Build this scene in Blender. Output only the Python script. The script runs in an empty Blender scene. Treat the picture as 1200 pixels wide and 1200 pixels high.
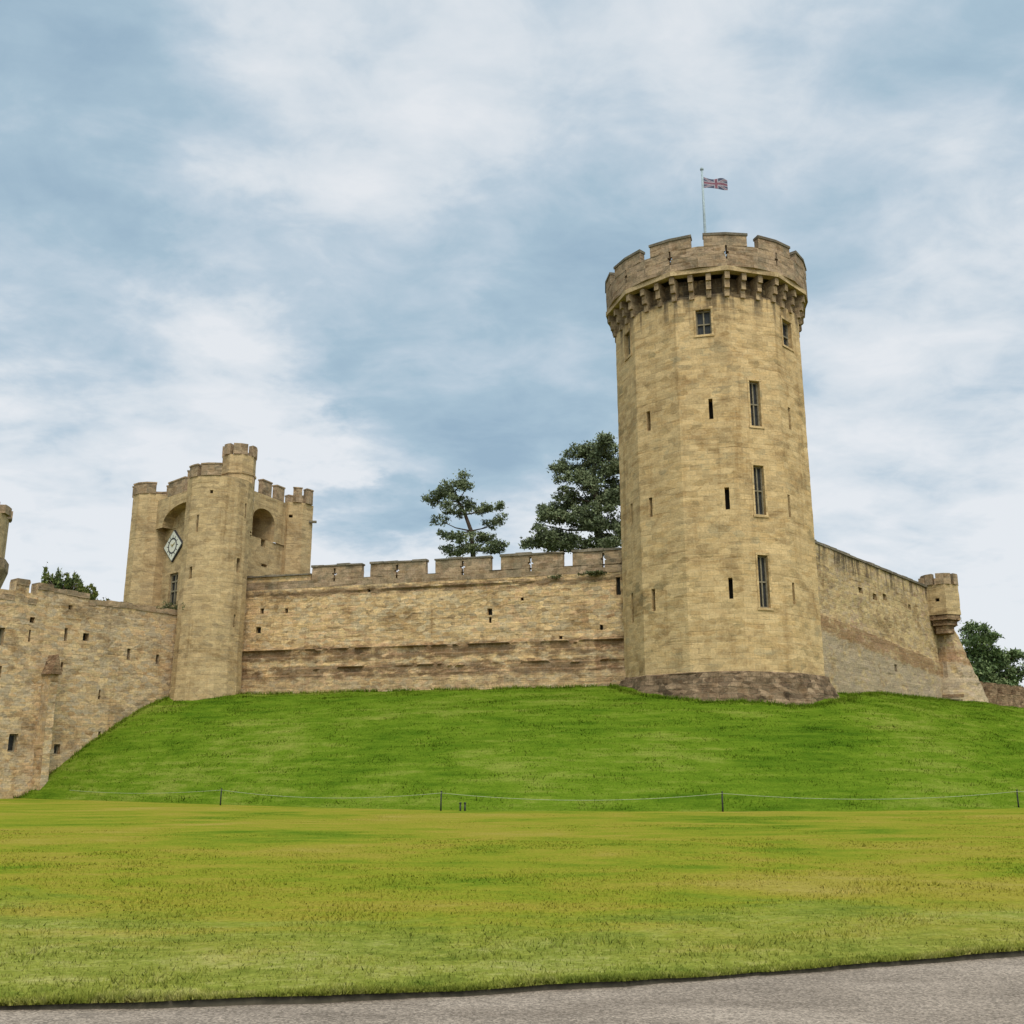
import bpy, math, random
import numpy as np
from mathutils import Vector, noise
R = math.radians
C = bpy.context.scene.collection
rng = random.Random(7)

# ------------------------------------------------------------------ camera
EYE, PITCH = 1.65, R(14.26)
cs, sn = math.cos(PITCH), math.sin(PITCH)
cam = bpy.data.cameras.new('camera'); cam.sensor_width = 36; cam.lens = 36
cam.clip_start = .1; cam.clip_end = 6000
camo = bpy.data.objects.new('camera', cam); C.objects.link(camo)
camo.location = (0, 0, EYE); camo.rotation_euler = (R(90) + PITCH, 0, 0)
bpy.context.scene.camera = camo

# ------------------------------------------------------------------ world, sun, exposure
sc = bpy.context.scene
sc.view_settings.view_transform = 'Standard'; sc.view_settings.look = 'None'
sc.view_settings.gamma = 1; sc.view_settings.exposure = 0.50
SUN = Vector((.20, -.74, 1.05)).normalized()
sun = bpy.data.lights.new('sun', 'SUN'); sun.energy = 1.5; sun.angle = R(26); sun.color = (1, .93, .82)
suno = bpy.data.objects.new('sun', sun); C.objects.link(suno)
suno.rotation_euler = (-SUN).to_track_quat('-Z', 'Y').to_euler()

def ray(px, py):
    u, v = (px - 600) / 1200, (600 - py) / 1200
    return Vector((u, cs - v * sn, sn + v * cs))
def at(px, py, Y):
    d = ray(px, py); return Vector((0, 0, EYE)) + d * (Y / d.y)
def zat(py, Y): return at(600, py, Y).z
def ground(px, py, z=0.0):
    d = ray(px, py); return Vector((0, 0, EYE)) + d * ((z - EYE) / d.z)
def hit(px, py, p0, n):
    o = Vector((0, 0, EYE)); d = ray(px, py)
    return o + d * ((Vector(p0) - o).dot(n) / d.dot(n))

class NT:
    """small helper for writing node trees"""
    def __init__(s, tree): s.t = tree
    def n(s, typ, **kw):
        nd = s.t.nodes.new(typ)
        for k, v in kw.items():
            if k.startswith('i_'):
                key = k[2:]
                key = int(key) if key.isdigit() else key.replace('_', ' ')
                s.set(nd.inputs[key], v)
            else: setattr(nd, k, v)
        return nd
    def set(s, sock, v):
        if hasattr(v, 'bl_idname') and hasattr(v, 'links'): s.t.links.new(v, sock)
        else: sock.default_value = v
    def math(s, op, a, b=None, clamp=False):
        nd = s.n('ShaderNodeMath', operation=op, use_clamp=clamp); s.set(nd.inputs[0], a)
        if b is not None: s.set(nd.inputs[1], b)
        return nd.outputs[0]
    def vmath(s, op, a, b=None):
        nd = s.n('ShaderNodeVectorMath', operation=op); s.set(nd.inputs[0], a)
        if b is not None: s.set(nd.inputs[1], b)
        return nd.outputs['Value'] if op in ('DOT_PRODUCT', 'LENGTH') else nd.outputs[0]
    def scale(s, vec, k): return s.vmath('MULTIPLY', vec, k)
    def noise(s, vec, scale, detail=4, rough=.55, dist=0):
        nd = s.n('ShaderNodeTexNoise'); s.set(nd.inputs['Vector'], vec)
        nd.inputs['Scale'].default_value = scale; nd.inputs['Detail'].default_value = detail
        nd.inputs['Roughness'].default_value = rough; nd.inputs['Distortion'].default_value = dist
        return nd.outputs['Fac']
    def ramp(s, fac, stops):
        nd = s.n('ShaderNodeValToRGB'); s.set(nd.inputs[0], fac); e = nd.color_ramp.elements
        while len(e) < len(stops): e.new(.5)
        for el, (p, c) in zip(e, stops):
            el.position = p; el.color = (*(c if isinstance(c, (tuple, list)) else (c, c, c)), 1)
        return nd.outputs[0]
    def mix(s, fac, a, b, mode='MIX'):
        nd = s.n('ShaderNodeMix', data_type='RGBA', blend_type=mode)
        s.set(nd.inputs[0], fac)
        for i, v in ((6, a), (7, b)):
            if isinstance(v, tuple): v = (*v[:3], 1)
            s.set(nd.inputs[i], v)
        return nd.outputs[2]
    def maprange(s, v, a, b, c=0., d=1., smooth=True):
        nd = s.n('ShaderNodeMapRange', interpolation_type='SMOOTHSTEP' if smooth else 'LINEAR')
        s.set(nd.inputs[0], v)
        for i, x in enumerate((a, b, c, d)): nd.inputs[i + 1].default_value = x
        return nd.outputs[0]

w = bpy.data.worlds.new('World'); sc.world = w; w.use_nodes = True
wt = NT(w.node_tree); w.node_tree.nodes.clear()
tc = wt.n('ShaderNodeTexCoord').outputs['Generated']
sky = wt.n('ShaderNodeTexSky', sky_type='NISHITA', sun_disc=False)
sky.sun_elevation = math.asin(SUN.z); sky.sun_rotation = math.atan2(SUN.x, SUN.y)
xyz = wt.n('ShaderNodeSeparateXYZ', i_0=tc)
zz = wt.math('ADD', wt.math('MAXIMUM', xyz.outputs[2], 0.0), .22)
pl = wt.n('ShaderNodeCombineXYZ', i_0=wt.math('DIVIDE', xyz.outputs[0], zz), i_1=wt.math('DIVIDE', xyz.outputs[1], zz), i_2=3.1).outputs[0]
# broad bright and blue-grey cloud banks, given as directions on the sky
CLOUD_BANKS = [(400, 50, 8, .16), (260, 300, 7, .20), (680, 120, 9, .13), (470, 320, 6, .14), (1110, 590, 13, .48), (520, 570, 9, .30),
         (60, 480, 9, .25), (960, 130, 10, .14), (330, 490, 7, .1), (80, 590, 9, .36), (1090, 380, 7, .1),
         (70, 150, 8, -.28), (600, 400, 8, -.40), (520, 430, 6, -.12), (720, 260, 7, -.14), (200, 400, 7, -.30), (60, 330, 6, -.20),
         (970, 450, 7, -.34), (1120, 220, 7, -.12), (420, 605, 2.6, -.42), (90, 640, 3, -.14), (280, 180, 6, -.12), (30, 20, 6, -.1), (1170, 40, 7, -.1), (860, 230, 6, -.1)]
bank = None
warp = wt.vmath('SUBTRACT', wt.n('ShaderNodeTexNoise', i_Vector=pl, i_Scale=2.2, i_Detail=7.0, i_Roughness=.62).outputs['Color'], (.5, .5, .5))
tcw = wt.vmath('NORMALIZE', wt.vmath('ADD', tc, wt.scale(warp, (.42, .42, .30))))
for px, py, rad, wgt in CLOUD_BANKS:
    d = ray(px, py).normalized()
    dot = wt.vmath('DOT_PRODUCT', tcw, tuple(d))
    m = wt.math('MULTIPLY', wt.maprange(dot, math.cos(R(rad * 1.9)), 1.0), wgt * .95)
    bank = m if bank is None else wt.math('ADD', bank, m)
n1 = wt.noise(wt.scale(pl, (1, 1.25, 1)), 1.1, 6, .55, .5)
n2 = wt.noise(wt.scale(pl, (1.0, 1.25, 1)), 2.9, 6, .55, .3)
n3 = wt.noise(wt.vmath('ADD', wt.scale(pl, (1., 1.2, 1)), (3., 9., 0)), 7.5, 6, .6, .6)
cl = wt.math('ADD', wt.math('ADD', wt.math('MULTIPLY', wt.math('SUBTRACT', n1, .5), .8), wt.math('MULTIPLY', wt.math('SUBTRACT', n2, .5), 1.35)), wt.math('ADD', bank, .47))
cl = wt.math('ADD', cl, wt.math('MULTIPLY', wt.math('SUBTRACT', n3, .5), .55))
hz = wt.maprange(xyz.outputs[2], .32, .02)
cl = wt.math('ADD', cl, wt.math('MULTIPLY', hz, .22))
cc = wt.ramp(cl, [(0.0, (2.2, 3.25, 4.1)), (.28, (2.75, 3.85, 4.6)), (.50, (3.6, 4.5, 5.15)), (.70, (4.7, 5.35, 5.75)), (.92, (5.5, 5.95, 6.2))])
glow = wt.maprange(wt.vmath('DOT_PRODUCT', tc, tuple(SUN)), .1, 1.0, 1.0, 2.6)   # the sun's brightening of the cloud deck, behind the camera
cc = wt.vmath('MULTIPLY', cc, wt.n('ShaderNodeCombineXYZ', i_0=wt.math('MULTIPLY', glow, 1.04), i_1=glow, i_2=wt.math('POWER', glow, .8)).outputs[0])
mixed = wt.mix(.94, sky.outputs[0], cc)
bg = wt.n('ShaderNodeBackground', i_Color=mixed, i_Strength=.1)
wt.t.links.new(bg.outputs[0], wt.n('ShaderNodeOutputWorld').inputs[0])

# ------------------------------------------------------------------ mesh builder
def own(o, label=None, cat=None, group=None, kind=None):
    for k, v in (('label', label), ('category', cat), ('group', group), ('kind', kind)):
        if v: o[k] = v
    return o
def empty(name, loc, label, cat, group=None):
    o = bpy.data.objects.new(name, None); C.objects.link(o); o.location = loc
    o.empty_display_size = .3
    return own(o, label, cat, group)

class MB:
    def __init__(s): s.v = []; s.f = []; s.uv = []; s.mi = []; s.key = {}
    def vert(s, p):
        k = (round(p[0] * 1000), round(p[1] * 1000), round(p[2] * 1000))
        i = s.key.get(k)
        if i is None: i = len(s.v); s.v.append(tuple(p)); s.key[k] = i
        return i
    def face(s, pts, uv=None, mat=0):
        pts = [Vector(p) for p in pts]
        if uv is None:
            n = (pts[1] - pts[0]).cross(pts[2] - pts[0])
            if n.length < 1e-9 and len(pts) > 3: n = (pts[2] - pts[0]).cross(pts[3] - pts[0])
            if n.length < 1e-9: return
            n.normalize()
            if abs(n.z) < .75:
                t = Vector((-n.y, n.x, 0)).normalized(); uv = [(p.dot(t), p.z) for p in pts]
            else: uv = [(p.x, p.y) for p in pts]
        ids = [s.vert(p) for p in pts]
        if len(set(ids)) < 3: return
        if len(set(ids)) < len(ids):
            seen = []; nu = []
            for i, q in zip(ids, uv):
                if i not in seen: seen.append(i); nu.append(q)
            ids, uv = seen, nu
        s.f.append(ids); s.uv.append(uv); s.mi.append(mat)
    def extrude(s, poly, z0, z1, mat=0, caps=True):
        """poly: xy points counter-clockwise seen from above"""
        n = len(poly)
        for i in range(n):
            a, b = poly[i], poly[(i + 1) % n]
            s.face([(*a, z0), (*b, z0), (*b, z1), (*a, z1)], None, mat)
        if caps:
            s.face([(*p, z1) for p in poly], None, mat); s.face([(*p, z0) for p in reversed(poly)], None, mat)
    def box(s, c, t, hl, ht, z0, z1, mat=0):
        """box centred at xy c, half length hl along unit xy t, half thickness ht across it"""
        q = (-t[1], t[0])
        poly = [(c[0] + a * hl * t[0] + b * ht * q[0], c[1] + a * hl * t[1] + b * ht * q[1]) for a, b in ((-1, -1), (1, -1), (1, 1), (-1, 1))]
        s.extrude(poly, z0, z1, mat)
    def build(s, name, mats, parent=None, disp=None, smooth=False):
        me = bpy.data.meshes.new(name); me.from_pydata(s.v, [], s.f)
        ul = me.uv_layers.new(name='UVMap')
        ul.data.foreach_set('uv', [c for f in s.uv for q in f for c in q])
        if not isinstance(mats, (list, tuple)): mats = [mats]
        for m in mats: me.materials.append(m)
        me.polygons.foreach_set('material_index', s.mi)
        me.update()
        if disp:
            ns = [Vector(x.vector) for x in me.vertex_normals]
            co = [c for v, n in zip(me.vertices, ns) for c in disp(v.co, n)]
            me.vertices.foreach_set('co', co); me.update()
        if smooth: me.polygons.foreach_set('use_smooth', [True] * len(me.polygons))
        o = bpy.data.objects.new(name, me); C.objects.link(o)
        if parent is not None:
            o.parent = parent; o.matrix_parent_inverse = parent.matrix_world.inverted() if False else o.matrix_parent_inverse
            o.location = -Vector(parent.location) if parent.type == 'EMPTY' and parent.parent is None else (0, 0, 0)
        return o

def breaks(a, b, d, extra):
    n = max(1, round((b - a) / d)); g = [a + (b - a) * i / n for i in range(n + 1)]
    ex = sorted(x for x in extra if a < x < b)
    g = [x for x in g if x in (g[0], g[-1]) or all(abs(x - e) > d * .35 for e in ex)]
    return sorted(set(g + ex))

def panel(m, pos, n, L, z0, z1, ds, dz, holes=(), backs=None, u0=0., mat=0, thick=None):
    """a wall face with rectangular openings. pos(s, z) gives the point, n the outward normal.
    holes: (s0, s1, z0, z1, depth, key); backs[key] collects the dark back face, key None leaves the hole open."""
    S = breaks(0, L, ds, [x for h in holes for x in h[:2]]); Z = breaks(z0, z1, dz, [x for h in holes for x in h[2:4]])
    def hole(i, j):
        if not (0 <= i < len(S) - 1 and 0 <= j < len(Z) - 1): return None
        a, b = (S[i] + S[i + 1]) / 2, (Z[j] + Z[j + 1]) / 2
        for h in holes:
            if h[0] < a < h[1] and h[2] < b < h[3]: return h
        return None
    n = Vector(n)
    for i in range(len(S) - 1):
        for j in range(len(Z) - 1):
            a, b, c, d = S[i], S[i + 1], Z[j], Z[j + 1]
            q = [pos(a, c), pos(b, c), pos(b, d), pos(a, d)]; uv = [(u0 + s_, p.z) for s_, p in zip((a, b, b, a), q)]
            h = hole(i, j)
            if h is None:
                m.face(q, uv, mat)
                if thick: m.face([p - n * thick for p in reversed(q)], uv[::-1], mat)
                continue
            dd = h[4]; r = [p - n * dd for p in q]
            for (di, dj, k0, k1) in ((0, -1, 0, 1), (1, 0, 1, 2), (0, 1, 2, 3), (-1, 0, 3, 0)):
                if hole(i + di, j + dj) is None: m.face([q[k0], q[k1], r[k1], r[k0]][::-1][::-1], None, mat)
            if h[5] is not None: backs.setdefault(h[5], MB()).face(r)

def rough(amp, f=1.0, zf=2.2, stone=None, seed=0.0):
    """weathered relief: coarse undulation plus single stones standing proud or worn back"""
    def fn(p, n):
        q = Vector((p.x * f + seed, p.y * f, p.z * f * zf))
        d = noise.noise(q * .25) * 1.0 + noise.noise(q * .9) * .55
        if stone:
            row = math.floor(p.z / .36 + .5 * noise.noise(Vector((p.x * .12, p.y * .12, p.z * .3))))
            al = (p.x * n.y - p.y * n.x)
            h = noise.cell(Vector((math.floor(al / .75 + .37 * (row % 5)) + .5, row + .5, 3.5)))
            d += stone * h
        return p + n * (d * amp)
    return fn

# ------------------------------------------------------------------ materials
def new_mat(name):
    m = bpy.data.materials.new(name); m.use_nodes = True
    t = NT(m.node_tree); b = m.node_tree.nodes['Principled BSDF']
    b.inputs['Specular IOR Level'].default_value = .25
    return m, t, b

def stone(name, cols, bw=.75, rh=.33, warp=.05, streak=.5, pits=.3, var=.5, bump=.5, mortar=(.30, .25, .17), mort=.5, grain=.35, lichen=0., bands=(), runs=None, rubble=0., slope=0., patch=.45, odd_k=.5):
    m, t, b = new_mat(name)
    uv = t.n('ShaderNodeTexCoord').outputs['UV']
    wv = t.vmath('SUBTRACT', t.n('ShaderNodeTexNoise', i_Vector=uv, i_Scale=.45, i_Detail=3.0).outputs['Color'], (.5, .5, .5))
    w2 = t.vmath('SUBTRACT', t.n('ShaderNodeTexNoise', i_Vector=uv, i_Scale=3.0, i_Detail=2.0).outputs['Color'], (.5, .5, .5))
    p = t.vmath('ADD', uv, t.vmath('ADD', t.scale(wv, (warp * 3, warp * 4, 0)), t.scale(w2, (warp * .8, warp * .5, 0))))
    br = t.n('ShaderNodeTexBrick', offset=.5, i_Vector=p, i_Color1=(0, 0, 0, 1), i_Color2=(1, 1, 1, 1), i_Mortar=(.5, .5, .5, 1), i_Scale=1.0,
             i_Mortar_Size=.018, i_Mortar_Smooth=.6, i_Brick_Width=bw, i_Row_Height=rh)
    vo = t.n('ShaderNodeTexVoronoi', i_Vector=t.scale(p, (1 / bw * 1.15, 1 / rh * 1.05, 1)), i_Scale=1.0, i_Randomness=.8)
    cell = t.n('ShaderNodeSeparateColor', i_0=vo.outputs['Color'])
    tone = t.math('ADD', t.math('MULTIPLY', br.outputs['Color'], 1 - .6 * (.35 + rubble * .5)), t.math('MULTIPLY', cell.outputs[0], .6 * (.35 + rubble * .5)))
    big = t.noise(t.scale(uv, (1, 1.7, 1)), .16, 6, .62, .6)
    mid = t.noise(t.scale(uv, (1, 2.4, 1)), .8, 5, .65, .3)
    f = t.math('ADD', t.math('MULTIPLY', big, .62), t.math('MULTIPLY', mid, .30)); f = t.math('ADD', f, t.math('MULTIPLY', t.math('SUBTRACT', cell.outputs[1], .38), .30))
    k = len(cols); col = t.ramp(f, [(.27 + .46 * i / (k - 1), c) for i, c in enumerate(cols)])
    col = t.mix(1.0, col, t.ramp(tone, [(0, 1 - var * .62), (.5, 1.0), (1, 1 + var * .42)]), 'MULTIPLY')
    odd = t.maprange(cell.outputs[2], .84, .88)
    col = t.mix(t.math('MULTIPLY', odd, odd_k), col, t.mix(1.0, col, (.66, .58, .50), 'MULTIPLY'))
    rain = t.maprange(t.noise(t.vmath('ADD', t.scale(uv, (1.1, .07, 1)), t.scale(w2, (.15, 0, 0))), 1.0, 5, .65), .52, .68)
    col = t.mix(t.math('MULTIPLY', rain, .52), col, t.mix(1.0, col, (.60, .53, .45), 'MULTIPLY'))
    # worn beds that run along the courses
    bed = t.noise(t.vmath('ADD', t.scale(uv, (.32, 3.4, 1)), t.scale(wv, (.2, .35, 0))), .8, 5, .62)
    bedm = t.maprange(bed, .56, .70)
    col = t.mix(t.math('MULTIPLY', bedm, streak), col, t.mix(1.0, col, (.46, .38, .30), 'MULTIPLY'))
    pz = t.noise(t.vmath('ADD', t.scale(uv, (1, 1.35, 1)), (7.3, 2.1, 0)), .34, 7, .68, .5)
    col = t.mix(t.math('MULTIPLY', t.maprange(pz, .50, .66), patch), col, t.mix(1.0, col, (.50, .44, .38), 'MULTIPLY'))
    pit = t.maprange(t.noise(t.scale(uv, (1, 1.8, 1)), 1.5, 6, .72), .60, .70)
    col = t.mix(t.math('MULTIPLY', pit, pits), col, (.085, .058, .035))
    lite = t.maprange(t.noise(t.scale(uv, (.8, 2.2, 1)), 1.1, 5, .7, .4), .60, .72)
    col = t.mix(t.math('MULTIPLY', lite, .30), col, t.mix(1.0, col, (1.35, 1.33, 1.25), 'MULTIPLY'))
    vsep = t.n('ShaderNodeSeparateXYZ', i_0=uv)
    zw = t.math('ADD', vsep.outputs[1], t.math('MULTIPLY', t.math('SUBTRACT', mid, .5), 1.1))
    if slope: zw = t.math('ADD', zw, t.math('MULTIPLY', vsep.outputs[0], slope))
    for z0, z1, c, s_ in bands:       # beds of another, browner stone, and painted shade of ledges and corbel gaps
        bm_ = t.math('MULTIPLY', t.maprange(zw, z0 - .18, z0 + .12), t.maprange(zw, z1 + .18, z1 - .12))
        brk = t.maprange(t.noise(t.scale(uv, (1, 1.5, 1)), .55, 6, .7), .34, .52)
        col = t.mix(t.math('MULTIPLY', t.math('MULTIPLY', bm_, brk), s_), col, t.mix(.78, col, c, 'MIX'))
    if runs:                           # dirt washed down the wall; on the tower it also paints corbel shade
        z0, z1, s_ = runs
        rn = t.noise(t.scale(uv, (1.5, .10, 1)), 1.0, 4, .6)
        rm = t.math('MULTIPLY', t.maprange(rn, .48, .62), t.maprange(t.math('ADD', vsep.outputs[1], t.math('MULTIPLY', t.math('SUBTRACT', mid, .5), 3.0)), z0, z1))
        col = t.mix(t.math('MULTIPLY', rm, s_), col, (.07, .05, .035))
    if lichen:
        lm = t.maprange(t.noise(uv, .9, 6, .7), .46, .62)
        col = t.mix(t.math('MULTIPLY', lm, lichen), col, (.10, .10, .075))
    mm = t.math('MULTIPLY', br.outputs['Fac'], t.math('MULTIPLY', t.maprange(t.noise(uv, 1.3, 3), .35, .6), mort))
    col = t.mix(mm, col, mortar)
    gr = t.noise(uv, 7.0, 4, .7)
    col = t.mix(1.0, col, t.ramp(gr, [(.25, 1 - grain), (.75, 1 + grain)]), 'MULTIPLY')
    t.set(b.inputs['Base Color'], col); b.inputs['Roughness'].default_value = .95; b.inputs['Specular IOR Level'].default_value = .1
    hgt = t.math('ADD', t.math('MULTIPLY', tone, .5), t.math('MULTIPLY', br.outputs['Fac'], -.8))
    hgt = t.math('ADD', hgt, t.math('MULTIPLY', gr, .5)); hgt = t.math('ADD', hgt, t.math('MULTIPLY', mid, 1.1))
    hgt = t.math('ADD', hgt, t.math('MULTIPLY', t.math('MAXIMUM', bedm, pit), -.7))
    bp = t.n('ShaderNodeBump', i_Strength=bump, i_Distance=.07, i_Height=hgt)
    t.set(b.inputs['Normal'], bp.outputs[0])
    return m

GOLD, PALE, GREY, PINK, BROWN = (.44, 0.282, 0.133), (.47, 0.334, 0.192), (.32, 0.248, 0.172), (.40, 0.253, 0.163), (.25, 0.153, 0.084)
M = {}
M['tower'] = stone('tower ashlar', [(.33, 0.239, 0.128), (.47, 0.310, 0.153), (.52, 0.363, 0.197), (.48, 0.329, 0.172), (.38, 0.286, 0.167)], bw=.8, rh=.36, streak=.38, pits=.25, var=.34, bump=.4, grain=.25, warp=.02, runs=(31.2, 34.2, .93), patch=.58, odd_k=.25, bands=[(33.75, 37, (.035, 0.025, 0.020), 1.1)])  # top band paints shade between corbels; runs are dirt deepened the same way
M['gate'] = stone('gatehouse ashlar', [(.31, 0.220, 0.128), (.42, 0.291, 0.158), (.47, 0.334, 0.187), (.39, 0.277, 0.158), (.33, 0.239, 0.143)], bw=.7, rh=.32, streak=.38, pits=.2, var=.30, bump=.4, grain=.25, warp=.02, patch=.58, odd_k=.25)
M['rubble'] = stone('curtain rubble', [(.33, 0.224, 0.128), (.53, 0.349, 0.182), (.45, 0.339, 0.222), (.58, 0.392, 0.202), (.54, 0.344, 0.202), (.40, 0.272, 0.148)], bw=.62, rh=.27, streak=.65, pits=.75, var=.55, bump=.6, warp=.035, rubble=1, patch=.66,
                    bands=[(7.0, 8.7, (.24, 0.153, 0.099), .4), (8.55, 9.45, (.10, 0.053, 0.030), .95), (9.9, 10.9, (.10, 0.053, 0.028), 1.0), (14.95, 15.4, (.10, 0.057, 0.034), .95)])  # dark narrow bands: brown stone plus painted shade of the worn ledges
M['rubble_east'] = stone('east curtain rubble', [(.30, 0.205, 0.118), (.43, 0.296, 0.163), (.46, 0.329, 0.172), (.37, 0.272, 0.177), PINK], bw=.6, rh=.28, streak=.45, pits=.45, var=.42, bump=.5, warp=.025, rubble=.8, patch=.6, slope=1.75 / 24.2,
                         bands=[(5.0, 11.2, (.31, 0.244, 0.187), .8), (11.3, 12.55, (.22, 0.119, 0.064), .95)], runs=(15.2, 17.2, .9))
M['rubble_west'] = stone('west curtain rubble', [(.29, 0.210, 0.138), (.45, 0.310, 0.187), (.39, 0.301, 0.217), (.51, 0.358, 0.202), (.48, 0.310, 0.177), (.34, 0.248, 0.163)], bw=.55, rh=.26, streak=.45, pits=.45, var=.40, bump=.45, warp=.015, rubble=.8, patch=.7,
                         runs=(12.4, 14.6, .6))
M['ledge'] = stone('worn brown ledge', [(.13, 0.076, 0.044), (.22, 0.134, 0.084), (.30, 0.196, 0.123), (.19, 0.110, 0.064)], bw=.5, rh=.22, streak=.6, pits=.6, var=.7, bump=1, warp=.08, rubble=1)
M['plinth'] = stone('dark plinth rubble', [(.075, 0.050, 0.032), (.16, 0.107, 0.067), (.24, 0.164, 0.106), (.12, 0.076, 0.047), (.09, 0.065, 0.045)], bw=.75, rh=.34, streak=.5, pits=.6, var=.9, bump=1, warp=.09, rubble=1)
M['parapet'] = stone('weathered parapet stone', [(.20, 0.143, 0.099), (.32, 0.220, 0.138), (.35, 0.239, 0.163), (.28, 0.205, 0.128)], bw=.7, rh=.32, streak=.5, pits=.35, var=.5, bump=.5, warp=.03, lichen=.4, patch=.6)
M['coping'] = stone('lichened coping', [(.13, 0.105, 0.084), (.20, 0.162, 0.128), (.17, 0.138, 0.103)], bw=1.0, rh=.4, streak=.4, pits=.4, var=.5, bump=.6, lichen=.5)
M['string'] = stone('pale moulding', [(.34, 0.234, 0.128), (.44, 0.315, 0.182), (.39, 0.272, 0.158)], bw=1.1, rh=.5, streak=.35, pits=.2, var=.35, bump=.4)
M['corbel'] = stone('corbel stone', [(.17, 0.115, 0.074), (.36, 0.253, 0.153), (.25, 0.172, 0.108), (.42, 0.301, 0.187)], bw=.7, rh=.4, streak=.5, pits=.4, var=.7, bump=.5)

def plain(name, col, rough_=.6, metal=0., vary=.25, sc_=6.):
    m, t, b = new_mat(name)
    c = t.n('ShaderNodeTexCoord').outputs['Object']
    nz = t.noise(c, sc_, 4, .6)
    t.set(b.inputs['Base Color'], t.mix(1.0, tuple(col), t.ramp(nz, [(.3, 1 - vary), (.7, 1 + vary)]), 'MULTIPLY'))
    b.inputs['Roughness'].default_value = rough_; b.inputs['Metallic'].default_value = metal
    return m
M['void'] = plain('unlit opening', (.022, .019, .016), .9)
M['glass'] = plain('leaded glass', (.022, .022, .024), .45, 0, .5, 3.)
M['frame'] = plain('weathered mullion', (.20, .165, .115), .9)
M['lead'] = plain('lead bar', (.04, .04, .045), .6)
M['pole'] = plain('painted pole', (.28, .33, .36), .5)
M['post'] = plain('tarred fence post', (.035, .035, .032), .8)
M['rope'] = plain('rope', (.30, .31, .20), .9)
M['dial'] = plain('clock dial white', (.62, .60, .54), .6, 0, .05)
M['gold'] = plain('dulled gilding', (.34, .26, .10), .5)
M['ink'] = plain('clock black', (.045, .045, .055), .5)
M['blue'] = plain('flag blue', (.065, .065, .11), .8); M['white'] = plain('flag white', (.30, .28, .32), .8, 0, .05); M['red'] = plain('flag red', (.19, .075, .105), .8)

def grass_color(t, mound):
    """colour of the turf from the place on the ground, used by the sheet and by the blades on it"""
    g = t.n('ShaderNodeNewGeometry').outputs['Position']
    if mound:
        a = t.noise(t.scale(g, (1, 1, 2.0)), .10, 5, .6, .3); c = t.noise(t.scale(g, (.45, .45, 6.)), .7, 6, .7); d = t.noise(g, 2.2, 5, .7)
        f = t.math('ADD', t.math('MULTIPLY', a, .42), t.math('ADD', t.math('MULTIPLY', c, .48), t.math('MULTIPLY', d, .15)))
        return t.ramp(f, [(.31, (.024, .054, .005)), (.43, (.056, .104, .007)), (.54, (.100, .150, .012)), (.67, (.19, .205, .04))]), d
    a = t.noise(t.vmath('ADD', t.scale(g, (.7, 1.15, 1)), (4., 0, 0)), .17, 6, .66, .8); c = t.noise(t.scale(g, (.8, 1.3, 1)), .75, 5, .65, .3); d = t.noise(g, 5., 5, .7)
    f = t.math('ADD', t.math('MULTIPLY', a, .62), t.math('ADD', t.math('MULTIPLY', c, .26), t.math('MULTIPLY', d, .12)))
    col = t.ramp(f, [(.33, (.06, .115, .008)), (.41, (.115, .160, .014)), (.48, (.185, .195, .020)), (.55, (.235, .20, .030)), (.66, (.29, .225, .06))])
    # worn, drier turf beside the road
    y = t.n('ShaderNodeSeparateXYZ', i_0=g).outputs[1]; x = t.n('ShaderNodeSeparateXYZ', i_0=g).outputs[0]
    e = t.math('ADD', t.math('SUBTRACT', y, t.math('MULTIPLY', t.math('ABSOLUTE', t.math('ADD', x, .5)), .45)), t.math('MULTIPLY', t.math('SUBTRACT', a, .5), 14.))
    e = t.math('ADD', e, t.math('MULTIPLY', t.math('SUBTRACT', c, .5), 5.))
    dry = t.ramp(t.math('ADD', t.math('MULTIPLY', c, .55), t.math('MULTIPLY', d, .45)), [(.36, (.085, .105, .02)), (.5, (.20, .21, .045)), (.64, (.34, .315, .125))])
    return t.mix(t.math('MULTIPLY', t.maprange(e, 13.0, 8.5), .75), col, dry), d

def turf(name, mound, blade=False):
    m, t, b = new_mat(name)
    col, d = grass_color(t, mound)
    if blade:
        oi = t.n('ShaderNodeNewGeometry').outputs['Random Per Island']
        col = t.mix(1.0, col, t.ramp(oi, [(0, (1.05, 1.12, 1.0)), (.5, (1.6, 1.6, 1.5)), (.85, (1.9, 1.87, 1.9)), (1, (2.4, 2.25, 2.8))]), 'MULTIPLY')
        b.inputs['Roughness'].default_value = .7
        gn = t.n('ShaderNodeNewGeometry').outputs['Normal']
        t.set(b.inputs['Normal'], t.vmath('NORMALIZE', t.vmath('ADD', t.scale(gn, (.35, .35, .35)), (0, 0, 1.))))
        tl = t.n('ShaderNodeBsdfTranslucent', i_Color=col); ms = t.n('ShaderNodeMixShader', i_0=.5)
        t.t.links.new(b.outputs[0], ms.inputs[1]); t.t.links.new(tl.outputs[0], ms.inputs[2])
        t.t.links.new(ms.outputs[0], m.node_tree.nodes['Material Output'].inputs[0])
    else:
        gr = t.noise(t.n('ShaderNodeNewGeometry').outputs['Position'], 14., 4, .75)
        col = t.mix(1.0, col, t.ramp(gr, [(.25, .62), (.75, 1.38)]), 'MULTIPLY')
        bp = t.n('ShaderNodeBump', i_Strength=.8, i_Distance=.09 if mound else .05, i_Height=t.math('ADD', d, t.math('MULTIPLY', gr, .4)))
        t.set(b.inputs['Normal'], bp.outputs[0]); b.inputs['Roughness'].default_value = .95
    b.inputs['Specular IOR Level'].default_value = 0
    t.set(b.inputs['Base Color'], col)
    return m
M['lawn'] = turf('lawn turf', False); M['mound'] = turf('mound turf', True)
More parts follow.
